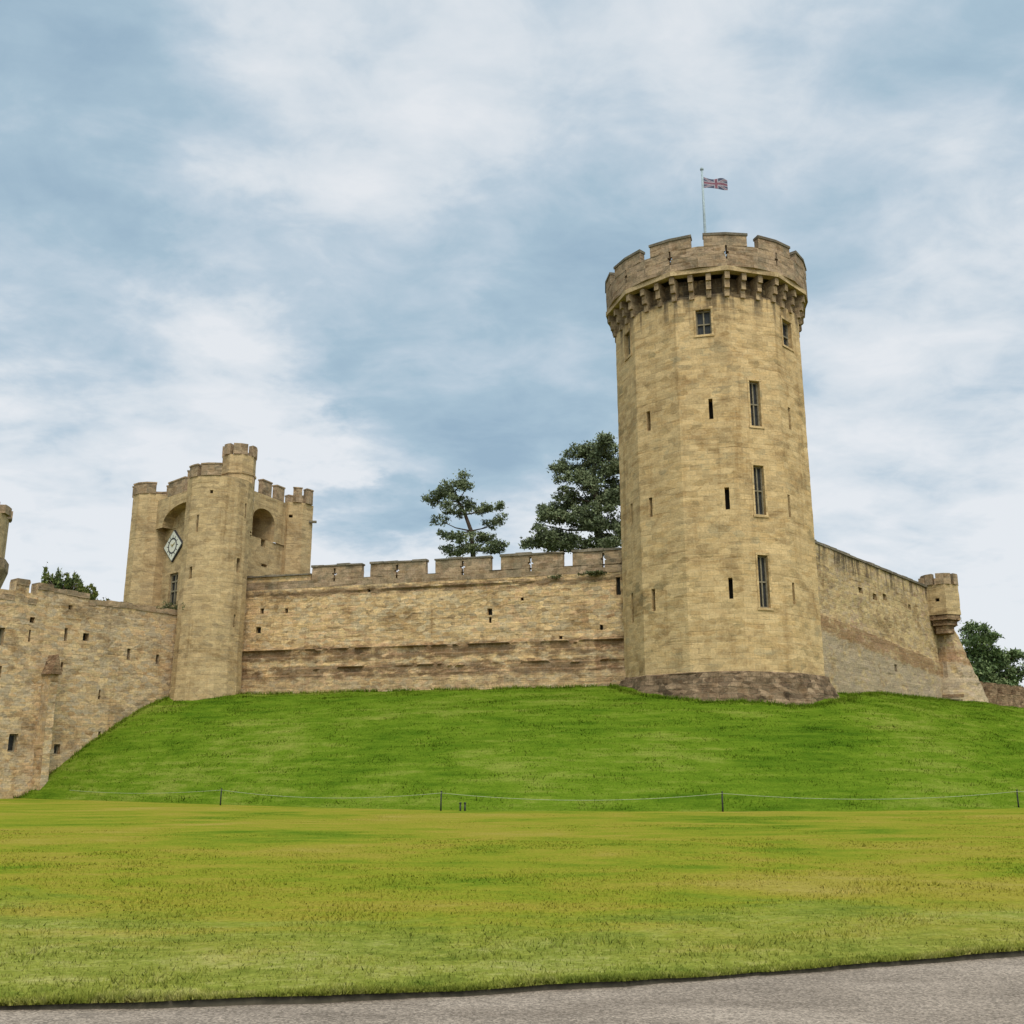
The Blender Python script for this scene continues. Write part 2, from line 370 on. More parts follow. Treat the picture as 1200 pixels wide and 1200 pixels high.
M['blade'] = turf('lawn blades', False, True); M['mblade'] = turf('mound blades', True, True)

def asphalt():
    m, t, b = new_mat('worn asphalt')
    g = t.n('ShaderNodeNewGeometry').outputs['Position']
    f = t.noise(g, 60, 3, .8); v = t.n('ShaderNodeTexVoronoi', i_Vector=g, i_Scale=55.).outputs['Color']
    big = t.noise(t.scale(g, (.6, 1.6, 1)), .9, 5, .6, .4)
    col = t.mix(1.0, t.ramp(big, [(.3, (.185, .146, .122)), (.55, (.26, .207, .174)), (.75, (.33, .265, .225))]), t.ramp(t.n('ShaderNodeSeparateColor', i_0=v).outputs[0], [(0, .6), (.5, .97), (1, 1.4)]), 'MULTIPLY')
    col = t.mix(1.0, col, t.ramp(f, [(.3, .75), (.7, 1.25)]), 'MULTIPLY')
    wp = t.vmath('ADD', g, t.scale(t.vmath('SUBTRACT', t.n('ShaderNodeTexNoise', i_Vector=g, i_Scale=2.5, i_Detail=5.0).outputs['Color'], (.5, .5, .5)), (.5, .5, 0)))
    ce = t.n('ShaderNodeTexVoronoi', feature='DISTANCE_TO_EDGE', i_Vector=t.scale(wp, (.45, .8, 0)), i_Scale=1.0).outputs['Distance']
    col = t.mix(t.math('MULTIPLY', t.maprange(ce, .012, .003), t.math('MULTIPLY', t.maprange(t.noise(g, .8, 3), .5, .62), .22)), col, (.06, .05, .045))
    st_ = t.maprange(t.noise(t.scale(g, (.8, 1.4, 1)), .55, 6, .7), .52, .62)
    col = t.mix(t.math('MULTIPLY', st_, .28), col, t.mix(1.0, col, (.6, .58, .56), 'MULTIPLY'))
    t.set(b.inputs['Base Color'], col); b.inputs['Roughness'].default_value = .9; b.inputs['Specular IOR Level'].default_value = .05
    t.set(b.inputs['Normal'], t.n('ShaderNodeBump', i_Strength=.6, i_Distance=.012, i_Height=f).outputs[0])
    return m
M['road'] = asphalt(); M['soil'] = plain('cut soil', (.055, .045, .032), .95, 0, .4)

def leaf_mat(name, cols, sc_=.45):
    m, t, b = new_mat(name)
    g = t.n('ShaderNodeNewGeometry')
    f = t.math('ADD', t.math('MULTIPLY', t.noise(g.outputs['Position'], sc_, 4, .6), .7), t.math('MULTIPLY', g.outputs['Random Per Island'], .3))
    t.set(b.inputs['Base Color'], t.ramp(f, [(.28 + .44 * i / (len(cols) - 1), c) for i, c in enumerate(cols)]))
    b.inputs['Roughness'].default_value = .6; b.inputs['Transmission Weight'].default_value = 0
    return m
M['pine'] = leaf_mat('pine needles', [(.055, .070, .036), (.12, .145, .072), (.21, .23, .12)])
M['yew'] = leaf_mat('yew needles', [(.03, .05, .016), (.085, .105, .024), (.18, .18, .04)])
M['broad'] = leaf_mat('broad leaves', [(.045, .072, .030), (.105, .145, .055), (.18, .215, .09)])
M['weed'] = leaf_mat('wall weeds', [(.04, .055, .02), (.09, .10, .04), (.13, .115, .05)])
M['bark'] = plain('pine bark', (.085, .06, .045), .95, 0, .4, 4.)

# ------------------------------------------------------------------ ground, road, lawn, mound
ZC = 7.4
def interp(x, pts):
    if x <= pts[0][0]: a, b = pts[0], pts[1]
    elif x >= pts[-1][0]: a, b = pts[-2], pts[-1]
    else:
        i = next(i for i in range(len(pts) - 1) if pts[i][0] <= x <= pts[i + 1][0]); a, b = pts[i], pts[i + 1]
    return a[1] + (b[1] - a[1]) * (x - a[0]) / (b[0] - a[0])
FOOT = [(-60, 92), (-33, 70), (-29.5, 67.5), (-22.6, 62), (-15.5, 56), (-8.1, 50.6), (-3.2, 47.6), (3.7, 46.3), (9.3, 46), (15.1, 46.8), (25, 51), (35, 59), (50, 72), (80, 100), (120, 140)]
CREST = [(-60, 120), (-33, 90), (-29.5, 82.5), (-26, 80), (-21, 79.5), (6, 72.5), (10, 74), (20, 74), (25, 77), (39, 89), (60, 112), (120, 175)]
def sm(x, pts, r=1.6):
    return sum(interp(x + r * k, pts) * wk for k, wk in ((-2, .1), (-1, .2), (0, .4), (1, .2), (2, .1)))
def mound_z(x, t):
    if t <= 0: return 0.
    if t >= 1: return ZC
    e = 1 - (1 - t) ** 1.5
    k = min(1, t / .10); e *= .55 + .45 * k
    return ZC * e
def mound_at(x, t):
    yf, yc = sm(x, FOOT), sm(x, CREST)
    y = yf + (yc - yf) * t
    z = mound_z(x, t)
    if 0 < t < 1.0:
        z += min(1, t * 8) * min(1, (1 - t) * 10 + .2) * (noise.noise(Vector((x * .25, y * .25, 1))) * .22 + noise.noise(Vector((x * .4, z * 2.6, 7))) * .055 + noise.noise(Vector((x * 1.1, y * 1.1, 3))) * .075)
    return Vector((x, y, z))

g = MB(); g.extrude([(-2500, -300), (2500, -300), (2500, 5000), (-2500, 5000)], -1.2, -.5)
own(g.build('ground', M['soil']), kind='structure')

EDGE_PX = [(-700, 1172), (-300, 1175), (0, 1174), (150, 1173), (300, 1169), (450, 1163), (600, 1155), (750, 1146), (900, 1135), (1050, 1124), (1200, 1113), (1500, 1093), (1800, 1075)]
edge = [ground(px, py) for px, py in EDGE_PX]
EDGE = [(-300., edge[0].y + 8)] + [(p.x, p.y) for p in edge] + [(300., edge[-1].y + 40)]
def edge_y(x): return sm(x, EDGE, .35) + .05 * noise.noise(Vector((x * 1.7, 0, 0))) + .03 * noise.noise(Vector((x * 6., 2, 0)))
rd = MB(); xs = [-300, -60, -20] + [-12 + .5 * i for i in range(49)] + [20, 60, 300]
for a, b in zip(xs, xs[1:]):
    rd.face([(a, -60, -.055), (b, -60, -.055), (b, edge_y(b) + .25, -.055), (a, edge_y(a) + .25, -.055)])
own(rd.build('road', M['road']), kind='structure')

lw = MB(); xs = [-300, -120, -60, -30] + [-16 + .12 * i for i in range(267)] + [30, 60, 120, 300]
def lz(x, y):
    return .035 * noise.noise(Vector((x * .22, y * .22, 0))) + .02 * noise.noise(Vector((x * .9, y * .9, 5))) if y < 44 and abs(x) < 28 else 0.
for a, b in zip(xs, xs[1:]):
    ya, yb = edge_y(a), edge_y(b)
    fa, fb = (sm(x, FOOT) + 3 if -60 < x < 110 else 130 for x in (a, b))
    fr = [0, .008, .02, .04, .07, .11, .16, .23, .33, .46, .64, .82, 1]
    lw.face([(a, ya - .03, -.3), (b, yb - .03, -.3), (b, yb, lz(b, yb) - .015), (a, ya, lz(a, ya) - .015)], None, 1)
    for p, q in zip(fr, fr[1:]):
        r = [(x, y0 + (y1 - y0) * k) for x, y0, y1, k in ((a, ya, fa, p), (b, yb, fb, p), (b, yb, fb, q), (a, ya, fa, q))]
        lw.face([(x, y, lz(x, y) - .015 * (k == 0 and i < 2)) for i, (x, y) in enumerate(r) for k in (p,)])
own(lw.build('lawn', [M['lawn'], M['soil']], smooth=True), kind='structure')

mo = MB(); xs = [-60 + .5 * i for i in range(321)]; ts = [0, .012, .03] + [.06 + .02 * i for i in range(48)] + [1.1, 1.4, 2.0, 6, 30]
grid = [[mound_at(x, t) for t in ts] for x in xs]
for i in range(len(xs) - 1):
    for j in range(len(ts) - 1):
        mo.face([grid[i][j], grid[i + 1][j], grid[i + 1][j + 1], grid[i][j + 1]])
for i in range(len(xs) - 1):        # the foot runs a little below the lawn
    a, b = grid[i][0], grid[i + 1][0]
    mo.face([(a.x, a.y, -.4), (b.x, b.y, -.4), b, a])
own(mo.build('grass_mound', M['mound'], smooth=True), kind='structure')

def blades(name, P, h, wd, mat, label):
    """one mesh of leaning grass blades; P is an (n, 3) array of roots"""
    n = len(P); r = np.random.default_rng(3)
    a = r.uniform(0, 2 * np.pi, n); d = np.stack([np.cos(a), np.sin(a), np.zeros(n)], 1) * (wd * r.uniform(.6, 1.4, n))[:, None]
    le = np.stack([r.normal(0, .5, n), r.normal(0, .5, n), np.ones(n)], 1) * (h * r.uniform(.5, 1.3, n))[:, None]
    V = np.stack([P - d, P + d, P + le], 1).reshape(-1, 3)
    me = bpy.data.meshes.new(name); me.vertices.add(3 * n); me.vertices.foreach_set('co', V.ravel())
    me.loops.add(3 * n); me.loops.foreach_set('vertex_index', np.arange(3 * n, dtype=np.int32))
    me.polygons.add(n); me.polygons.foreach_set('loop_start', np.arange(0, 3 * n, 3, dtype=np.int32))
    me.update(); me.validate(); me.materials.append(mat)
    o = bpy.data.objects.new(name, me); C.objects.link(o)
    own(o, label, 'grass', kind='stuff')
r = np.random.default_rng(11)
n = 170000
Y = 6.6 + 38 * r.uniform(0, 1, n) ** 2.0; X = (r.uniform(-1, 1, n)) * (Y * .56 + 1.2)
ex = np.linspace(-40, 40, 801); ey = np.array([edge_y(x) for x in ex])
near = np.interp(X, ex, ey); ok = Y > near
X2 = r.uniform(-9, 9, 42000); Y2 = np.interp(X2, ex, ey) + np.abs(r.normal(0, .09, 42000)) - .035      # long grass hanging over the cut edge
X, Y = np.concatenate([X[ok], X2]), np.concatenate([Y[ok], Y2])
cl = np.array([noise.noise(Vector((x * .8, y * .8, 9))) + .6 * noise.noise(Vector((x * 2.5, y * 2.5, 2))) for x, y in zip(X, Y)])
k = (cl > -.45) | (np.arange(len(X)) >= ok.sum()); X, Y, cl = X[k], Y[k], cl[k]
Z = np.array([lz(x, y) for x, y in zip(X, Y)]) - .012
hh = (.030 + .030 * np.clip(cl + .3, 0, 1.2)) * np.where(Y > 16, np.clip(1 - (Y - 16) * .03, .4, 1), 1)
blades('lawn_grass', np.stack([X, Y, Z], 1), hh, .005 + .00042 * Y, M['blade'], 'short tufted grass covering the lawn beside the road')
n = 120000
foot_lines = [((-33, 69.6), (-25.6, 79.0)), ((-21.5, 80.1), (7.6, 71.9)), ((22, 71.2), (37.5, 88.6))]
X = r.uniform(-34, 46, n); T = r.uniform(0.004, 1, n)
P = np.array([mound_at(x, t) for x, t in zip(X, T)])
cl = np.array([noise.noise(Vector((p[0] * .35, p[2] * 3.2, 9))) + .5 * noise.noise(Vector(p) * 1.1) for p in P])
k = cl > -.5; P = P[k]; cl = cl[k]; P[:, 2] -= .02
H = .06 + .13 * np.clip(cl + .1, 0, 1.2)
def foot_t(x, y): a, b = sm(x, FOOT), sm(x, CREST); return (y - a) / (b - a)
Q = []
for (ax, ay), (bx, by) in foot_lines:
    L_ = math.hypot(bx - ax, by - ay); nx, ny = (by - ay) / L_, -(bx - ax) / L_
    for _ in range(int(L_ * 110)):
        u_, d_ = r.uniform(), abs(r.normal(0, .32)); x, y = ax + (bx - ax) * u_ + nx * (d_ + .5), ay + (by - ay) * u_ + ny * (d_ + .5)
        if noise.noise(Vector((x * .9, y * .9, 4))) > -.25: Q.append((*mound_at(x, foot_t(x, y)).xy, mound_at(x, foot_t(x, y)).z - .02))
for _ in range(2600):
    a_ = r.uniform(-2.9, -.2); d_ = 8.1 + abs(r.normal(0, .35)); x, y = 14.8 + d_ * math.cos(a_), 72 + d_ * math.sin(a_); Q.append(tuple(mound_at(x, foot_t(x, y)) - Vector((0, 0, .02))))
P = np.concatenate([P, np.array(Q)]); H = np.concatenate([H, np.full(len(Q), .26)])
blades('mound_grass', P, H, .028, M['mblade'], 'longer green grass growing over the mound')

# ------------------------------------------------------------------ masonry helpers
def seg_wall(m, P0, P1, z0, z1, ds, dz, holes=(), backs=None, off=None, top=None, thick=None, u0=0., mat=0):
    """wall face from P0 to P1 (xy, the outside on the right-hand side as seen from above is -n)"""
    P0, P1 = Vector((*P0[:2], 0)), Vector((*P1[:2], 0)); t = (P1 - P0).normalized(); L = (P1 - P0).length
    n = Vector((t.y, -t.x, 0))
    def pos(s, z):
        zz_ = z0 + (z - z0) * (top(s) - z0) / (z1 - z0) if top else z
        return P0 + t * s + n * (off(s, zz_) if off else 0.) + Vector((0, 0, zz_))
    panel(m, pos, n, L, z0, z1, ds, dz, holes, backs, u0, mat, thick)
    return P0, t, n, L

def plane_of(P0, P1):
    P0, P1 = Vector((*P0[:2], 0)), Vector((*P1[:2], 0)); t = (P1 - P0).normalized()
    return P0, t, Vector((t.y, -t.x, 0)), (P1 - P0).length

def px_hole(rect, pl_, off=0., depth=.6, key='arrow_slit', minw=.16):
    """an opening where the line of sight through a small rectangle of the photograph meets the wall plane"""
    P0, t, n, L = pl_; x0, y0, x1, y1 = rect; xm, ym = (x0 + x1) / 2, (y0 + y1) / 2
    a, b = hit(x0, ym, P0 + n * off, n), hit(x1, ym, P0 + n * off, n); c, d = hit(xm, y1, P0 + n * off, n), hit(xm, y0, P0 + n * off, n)
    s0, s1 = (a - P0).dot(t), (b - P0).dot(t)
    if s1 - s0 < minw: sm_ = (s0 + s1) / 2; s0, s1 = sm_ - minw / 2, sm_ + minw / 2
    return (s0, s1, c.z, d.z, depth, key)

def to_cam(c): d = Vector((-c[0], -c[1], 0)); return d.normalized()
def pol(c, r_, phi):
    """point at angle phi (degrees) round c, measured from the direction to the camera, positive to its right in view"""
    d = to_cam(c); e = Vector((-d.y, d.x, 0))
    return Vector((c[0], c[1], 0)) + (d * math.cos(R(phi)) + e * math.sin(R(phi))) * r_

def ngon_tower(c, rad, n_, phi0, z0, z1, ds, dz, rects=(), depth=.6, m=None, backs=None, cap=True, uoff=0.):
    """closed n-sided shaft; rad may be a function of z. rects: (px rectangle, key)"""
    m = m or MB(); backs = {} if backs is None else backs
    rf = rad if callable(rad) else (lambda z: rad)
    step = 360 / n_; u0 = uoff
    planes = []; rm = rf((z0 + z1) / 2)
    for k_ in range(n_):
        a, b = phi0 + step * k_, phi0 + step * (k_ + 1)
        planes.append((a, b, plane_of(pol(c, rm, a), pol(c, rm, b))))
    todo = {i: [] for i in range(n_)}
    for rect, key in rects:
        best = None
        for i, (a, b, pl_) in enumerate(planes):
            P0, t, n, L = pl_
            if n.dot(to_cam(c)) < 0.05: continue
            p = hit((rect[0] + rect[2]) / 2, (rect[1] + rect[3]) / 2, P0, n); s_ = (p - P0).dot(t)
            if -.02 <= s_ <= L + .02: best = i
        if best is None: print('no facet for', rect); continue
        h = px_hole(rect, planes[best][2], 0, depth, key); L = planes[best][2][3]
        h = (max(.04, h[0]), min(L - .04, h[1]), *h[2:])
        todo[best].append(h)
    for i, (a, b, pl_) in enumerate(planes):
        P0, t, n, L = pl_
        def pos(s_, z, a=a, b=b, L=L):
            r_ = rf(z); p, q = pol(c, r_, a), pol(c, r_, b); w_ = p.lerp(q, s_ / L); w_.z = z; return w_
        panel(m, pos, n, L, z0, z1, ds, dz, todo[i], backs, u0); u0 += L
    if cap: m.face([(*pol(c, rf(z1), phi0 + step * k_).xy, z1) for k_ in range(n_)])
    return m, backs

def arc_block(m, c, r0, r1, phis, z0, z1):
    """block following the tower's plan between radii r0 < r1 through the given angles"""
    outer = [pol(c, r1, p).xy for p in phis]; inner = [pol(c, r0, p).xy for p in reversed(phis)]
    m.extrude([tuple(p) for p in list(outer) + list(inner)], z0, z1)

def put_backs(backs, parent, names, mats):
    for key, b in backs.items(): b.build(names.get(key, key), mats.get(key, M['void']), parent)

def window_fill(parent, h, pl_, lights=2, transoms=(.5,), off=0., recess=.28, fr=.07, leads=False):
    """glazing behind stone mullions for an opening h of the wall plane pl_"""
    P0, t, n, L = pl_; s0, s1, z0, z1 = h[:4]
    base = P0 + n * (off - recess)
    pane = MB(); a, b = base + t * s0, base + t * s1
    a = a - n * .06; b = b - n * .06
    pane.face([(a.x, a.y, z0), (b.x, b.y, z0), (b.x, b.y, z1), (a.x, a.y, z1)])
    wo = pane.build('window', M['glass'], parent)
    mu = MB(); T = (t.x, t.y)
    for i in range(lights + 1):
        s_ = s0 + (s1 - s0) * i / lights; s_ = min(max(s_, s0 + fr / 2), s1 - fr / 2)
        p = base + t * s_; mu.box((p.x, p.y), T, fr / 2, .06, z0 + .002, z1 - .002)
    p = base + t * (s0 + s1) / 2
    for q in (0,) + tuple(transoms) + (1,):
        zc_ = z0 + (z1 - z0) * q; zc_ = min(max(zc_, z0 + fr / 2 + .004), z1 - fr / 2 - .004)
        mu.box((p.x, p.y), T, (s1 - s0) / 2 - .004, .066, zc_ - fr / 2, zc_ + fr / 2)
    o = mu.build('mullion', M['frame'], wo)
    if leads:
        le = MB(); k_ = 1
        for i in range(1, 4 * lights):
            if i % 4: p = base - n * .045 + t * (s0 + (s1 - s0) * i / (4 * lights)); le.box((p.x, p.y), T, .01, .008, z0 + .01, z1 - .01)
        le.build('glazing_bar', M['lead'], wo)
    return wo

# ------------------------------------------------------------------ the great round tower
TC = (14.76, 72.0); RT = 6.9
twr = empty('stone_tower', (14.8, 72, 6), 'tall twelve-sided sandstone tower with overhanging battlements, standing on the grass mound', 'tower')
slits = [((830.5, 467, 835.5, 491), 'arrow_slit'), ((849.5, 571, 855, 597), 'arrow_slit'), ((854, 677, 859, 702), 'arrow_slit'),
         ((757.5, 482, 762, 505), 'arrow_slit'), ((760.5, 583, 764.5, 606), 'arrow_slit'), ((763.5, 690, 768, 716), 'arrow_slit'),
         ((924, 478, 926.8, 503), 'arrow_slit'), ((923.6, 580, 926.4, 606), 'arrow_slit'), ((928.5, 683, 931.5, 708), 'arrow_slit'),
         ((739, 590, 741.5, 615), 'arrow_slit'), ((740, 695, 742.5, 730), 'arrow_slit')]
wins = [((815.5, 363, 833.5, 392), 'top'), ((917, 377, 927, 406), 'top'), ((733, 390, 739, 418), 'top'),
        ((879, 447, 891, 499), 'big'), ((884, 546, 896, 603), 'big'), ((889, 651, 901, 712), 'big')]
def RS(z): return RT if z < 34.15 else 6.45       # the wall is set back behind the corbels
m, backs = MB(), {}
ngon_tower(TC, RS, 12, -17.5 - 150, 5.5, 35.25, .6, .35, slits, .7, m, backs, cap=False)
# the windows are cut into the same facets: find them again with their planes
tw_planes = [plane_of(pol(TC, RT, -167.5 + 30 * i), pol(TC, RT, -137.5 + 30 * i)) for i in range(12)]
def facet_of(rect, planes, c):
    for pl_ in planes:
        P0, t, n, L = pl_
        if n.dot(to_cam(c)) < .05: continue
        s_ = (hit((rect[0] + rect[2]) / 2, (rect[1] + rect[3]) / 2, P0, n) - P0).dot(t)
        if 0 <= s_ <= L: return pl_
m, backs = MB(), {}
ngon_tower(TC, RS, 12, -167.5, 5.5, 35.25, .6, .35, slits + [(r_, None) for r_, k_ in wins], .7, m, backs, cap=False)
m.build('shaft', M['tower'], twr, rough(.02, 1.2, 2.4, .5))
put_slit = MB()
def split_backs(mb, name, mat, parent):
    """each dark opening becomes a part of its own"""
    groups = []
    for f in mb.f:
        hit_ = [g_ for g_ in groups if g_[0] & set(f)]
        new = (set(f).union(*[g_[0] for g_ in hit_]), [f] + [q for g_ in hit_ for q in g_[1]])
        groups = [g_ for g_ in groups if g_ not in hit_] + [new]
    for _, fs in groups:
        b_ = MB(); [b_.face([mb.v[i] for i in f]) for f in fs]; b_.build(name, mat, parent)
for b_ in backs.values(): split_backs(b_, 'arrow_slit', M['void'], twr)
sur = MB()
for rect, k_ in wins:
    pl_ = facet_of(rect, tw_planes, TC)
    if pl_ is None: print('no facet', rect); continue
    h = px_hole(rect, pl_); L = pl_[3]; h = (max(.04, h[0]), min(L - .04, h[1]), *h[2:])
    wo = window_fill(twr, h, pl_, 2 if k_ == 'big' or rect[0] == 815.5 else 1, (.5,) if k_ == 'big' else (.45,), recess=.30, fr=.09, leads=k_ == 'top')
    # dressed stone surround, a couple of centimetres proud
    P0, t, n, L = pl_; fr_ = MB(); T = (t.x, t.y)
    for s_, hw in ((h[0] - .07, .067), (h[1] + .07, .067)):
        p = P0 + t * s_ + n * .01; fr_.box((p.x, p.y), T, hw, .035, h[2] - .02, h[3] + .02)
    p = P0 + t * (h[0] + h[1]) / 2 + n * .015
    fr_.box((p.x, p.y), T, (h[1] - h[0]) / 2 + .14, .045, h[3] + .021, h[3] + .20); fr_.box((p.x, p.y), T, (h[1] - h[0]) / 2 + .18, .06, h[2] - .18, h[2] - .021)
    fr_.build('surround', M['tower'], wo)
pm = MB()
ngon_tower(TC, lambda z: 7.08 + max(0, 7.85 - z) * .40, 12, -167.5, 3.2, 7.75, .5, .3, m=pm, cap=False)
for k_ in range(12):
    a, b = -167.5 + 30 * k_, -137.5 + 30 * k_
    pm.face([(*pol(TC, 7.1, a).xy, 7.75), (*pol(TC, 7.1, b).xy, 7.75), (*pol(TC, 6.8, b).xy, 7.95), (*pol(TC, 6.8, a).xy, 7.95)])
pm.build('plinth', M['plinth'], twr, rough(.11, 1.1, 1.6, .8))
# corbels: three steps each
for k_ in range(36):
    ph = -167.5 + 10 * k_; f = (ph + 167.5) % 30
    kk = math.cos(R(15)) / math.cos(R(f - 15))                 # radius of the facet at this angle
    cb = MB()
    for z0, z1, e in ((33.6, 34.15, .16), (34.15, 34.75, .36), (34.75, 35.28, .54)):
        d = (pol(TC, 1, ph) - Vector((*TC, 0))); d.normalize(); tt = (-d.y, d.x)
        rr0, rr1 = RT * kk - .5, RT * kk + e
        p = Vector((*TC, 0)) + d * (rr0 + rr1) / 2
        cb.box((p.x, p.y), tt, .165, (rr1 - rr0) / 2, z0, z1)
    cb.build('corbel', M['corbel'], twr, rough(.03, 2.0, 1.2))
stc = MB()
for k_ in range(12): arc_block(stc, TC, 7.04, 7.61, [-167.5 + 30 * k_, -137.5 + 30 * k_], 35.285, 35.62)
stc.build('string_course', M['string'], twr)
pr = MB()
for k_ in range(12):
    cph = -167.5 + 30 * k_                                      # each piece wraps a corner of the plan and holds a cross slit there
    for z0, z1, gp in ((35.625, 36.15, 0), (36.15, 36.55, .5), (36.55, 36.75, 1.3), (36.75, 37.2, .5)):
        if gp == 0: arc_block(pr, TC, 7.04, 7.54, [cph - 15, cph, cph + 15], z0, z1)
        else:
            arc_block(pr, TC, 7.04, 7.54, [cph - 15, cph - gp], z0, z1); arc_block(pr, TC, 7.04, 7.54, [cph + gp, cph + 15], z0, z1)
pr.build('parapet', M['parapet'], twr)
for k_ in range(12):
    cph = -167.5 + 30 * k_; me_ = MB()
    arc_block(me_, TC, 7.04, 7.54, [cph - 11.6, cph, cph + 11.6], 37.203, 37.98)
    mo_ = me_.build('merlon', M['parapet'], twr)
    cp = MB(); arc_block(cp, TC, 6.98, 7.61, [cph - 12.0, cph, cph + 12.0], 37.983, 38.17); cp.build('coping', M['coping'], mo_, rough(.02, 3))
rf = MB(); rf.extrude([tuple(pol(TC, 7.12, -167.5 + 30 * i).xy) for i in range(12)], 35.9, 36.1); rf.build('roof', M['coping'], twr)

# flagpole and flag
FP = at(824.5, 300, 72.0); FPX, FPY = 15.05, 72.0
zt = zat(200, FPY)
fp = empty('flagpole', (FPX, FPY, 36.1), 'slender pale grey flagpole rising from the roof of the tall tower', 'flagpole')
def tube(m, pts, r0, r1=None, seg=8):
    r1 = r0 if r1 is None else r1; rings = []; n_ = len(pts)
    for i, p in enumerate(pts):
        p = Vector(p); d = (Vector(pts[min(i + 1, n_ - 1)]) - Vector(pts[max(i - 1, 0)])).normalized()
        x = d.cross(Vector((.3, .9, .1)) if abs(d.z) > .8 else Vector((0, 0, 1))).normalized(); y = d.cross(x); rr = r0 + (r1 - r0) * i / max(1, n_ - 1)
        rings.append([p + (x * math.cos(2 * math.pi * k / seg) + y * math.sin(2 * math.pi * k / seg)) * rr for k in range(seg)])
    for a, b in zip(rings, rings[1:]):
        for k in range(seg): m.face([a[k], a[(k + 1) % seg], b[(k + 1) % seg], b[k]][::-1])
    m.face(rings[0]); m.face(rings[-1][::-1])
pm = MB(); tube(pm, [(FPX, FPY, 36.1), (FPX, FPY, 40), (FPX, FPY, 44), (FPX, FPY, zt)], .13, .08, 10); pm.build('pole', M['pole'], fp, smooth=True)
fb = MB()
for i in range(6):
    a = math.pi * i / 6; b = math.pi * (i + 1) / 6
    for k in range(10):
        q = [(FPX + .15 * math.sin(w_) * math.cos(2 * math.pi * j / 10), FPY + .15 * math.sin(w_) * math.sin(2 * math.pi * j / 10), zt + .12 - .15 * math.cos(w_)) for w_, j in ((a, k), (a, k + 1), (b, k + 1), (b, k))]
        fb.face(q[::-1])
fb.build('finial', M['pole'], fp, smooth=True)
ft = MB(); FL, FH = 2.05, .95; z_top = zat(207.5, FPY)
def fpos(u, v):
    x = FL * u * .93; sag = .42 * u ** 1.2 * (1 - .35 * u) + .10 * math.sin(u * 6) * (1 - v)
    return Vector((FPX + .1 + x, FPY + .16 * math.sin(u * 7.5 + v) * (u + .1), z_top - v * FH * (1 - .12 * u) - sag + .05 * math.sin(u * 8)))
NU, NV = 60, 30
for i in range(NU):
    for j in range(NV):
        U, V = (i + .5) / NU * 2 - 1, (j + .5) / NV - .5       # flag drawn 2:1, centre 0
        d1, d2 = abs(U * .5 - V) / 1.118, abs(U * .5 + V) / 1.118
        mat = 0
        if min(d1, d2) < .09: mat = 1
        if min(d1, d2) < .035: mat = 2
        if abs(V) < .167 or abs(U) < .167: mat = 1
        if abs(V) < .1 or abs(U) < .1: mat = 2
        q = [fpos(a / NU, b / NV) for a, b in ((i, j + 1), (i + 1, j + 1), (i + 1, j), (i, j))]
        ft.face(q, None, mat)
fo = ft.build('flag', [M['blue'], M['white'], M['red']], smooth=True)
sd = fo.modifiers.new('thickness', 'SOLIDIFY'); sd.thickness = .01
own(fo, 'small red, white and blue flag streaming from the flagpole', 'flag')

# ------------------------------------------------------------------ curtain wall between gatehouse and tower
def crosses(pxs, pl_, zc, off=0., thick=.45):
    out = []
    for px, py in pxs:
        s_ = (hit(px, py, pl_[0] + pl_[2] * off, pl_[2]) - pl_[0]).dot(pl_[1])
        out += [(s_ - .085, s_ + .085, zc - .52, zc + .55, thick, None), (s_ - .20, s_ + .20, zc + .03, zc + .17, thick, None)]
    return out
W0, W1 = Vector((-21.6, 80.6, 0)), Vector((9.2, 72.0, 0))
wl = plane_of(W0, W1); W0, wt_, wn, WL = wl
def s_at(px, py, pl_, off=0.): return (hit(px, py, pl_[0] + pl_[2] * off, pl_[2]) - pl_[0]).dot(pl_[1])
cw = empty('curtain_wall', (W0.x, W0.y, ZC), 'rugged weathered curtain wall with crosses cut in its battlements, joining gatehouse and tall tower', 'castle wall', 'castle walls')
def moff(s, z):
    e = noise.noise(Vector((s * .5, z * .8, 4))) * .05
    k = .14 * noise.noise(Vector((s * .35, 0, 2))) + .05 * noise.noise(Vector((s * 1.9, 0, 8)))
    er = max(0, noise.noise(Vector((s * .45, 0, 5))) + .35)
    if 8.85 + k < z < 9.3 + k: return .50 - .42 * er
    if z < 9.35 + k: return .52 + e
    if 10.25 + k < z < 10.75 + k: return .27 - .40 * er
    if z < 10.85 + k: return .30 + e
    if 15.0 + k * .4 < z < 15.2 + k * .4: return -.16 * er * (1 if 10 < s < 24 else .3)
    return e + (.06 if 15.05 + k * .3 < z < 15.35 + k * .3 and 12 < s < 24 else 0.)
holes = []
for x0, y0, x1, y1 in [(571, 713, 577, 721), (573, 723, 576, 730), (300, 735, 306, 742), (334, 713, 337, 718), (305, 713, 309, 719), (703, 732, 706, 738), (722, 676, 727, 697), (430, 690, 434, 694), (655, 745, 659, 749), (610, 700, 614, 704)]:
    holes.append(px_hole((x0, y0, x1, y1), wl, 0, .35, 'putlog_hole', .2))
sills = 16.22
m, backs = MB(), {}
seg_wall(m, W0, W1, 5.6, 15.62, .20, .13, holes, backs, moff)
m.face([W0 + Vector((0, 0, 15.62)), W1 + Vector((0, 0, 15.62)), W1 - wn * 2.0 + Vector((0, 0, 15.62)), W0 - wn * 2.0 + Vector((0, 0, 15.62))])
seg_wall(m, W1 - wn * 2.0, W0 - wn * 2.0, 5.6, 15.62, 4, 4)
m.build('wall_body', M['rubble'], cw, rough(.034, 1.3, 2.2, .6, 5))
for b_ in backs.values(): split_backs(b_, 'putlog_hole', M['void'], cw)
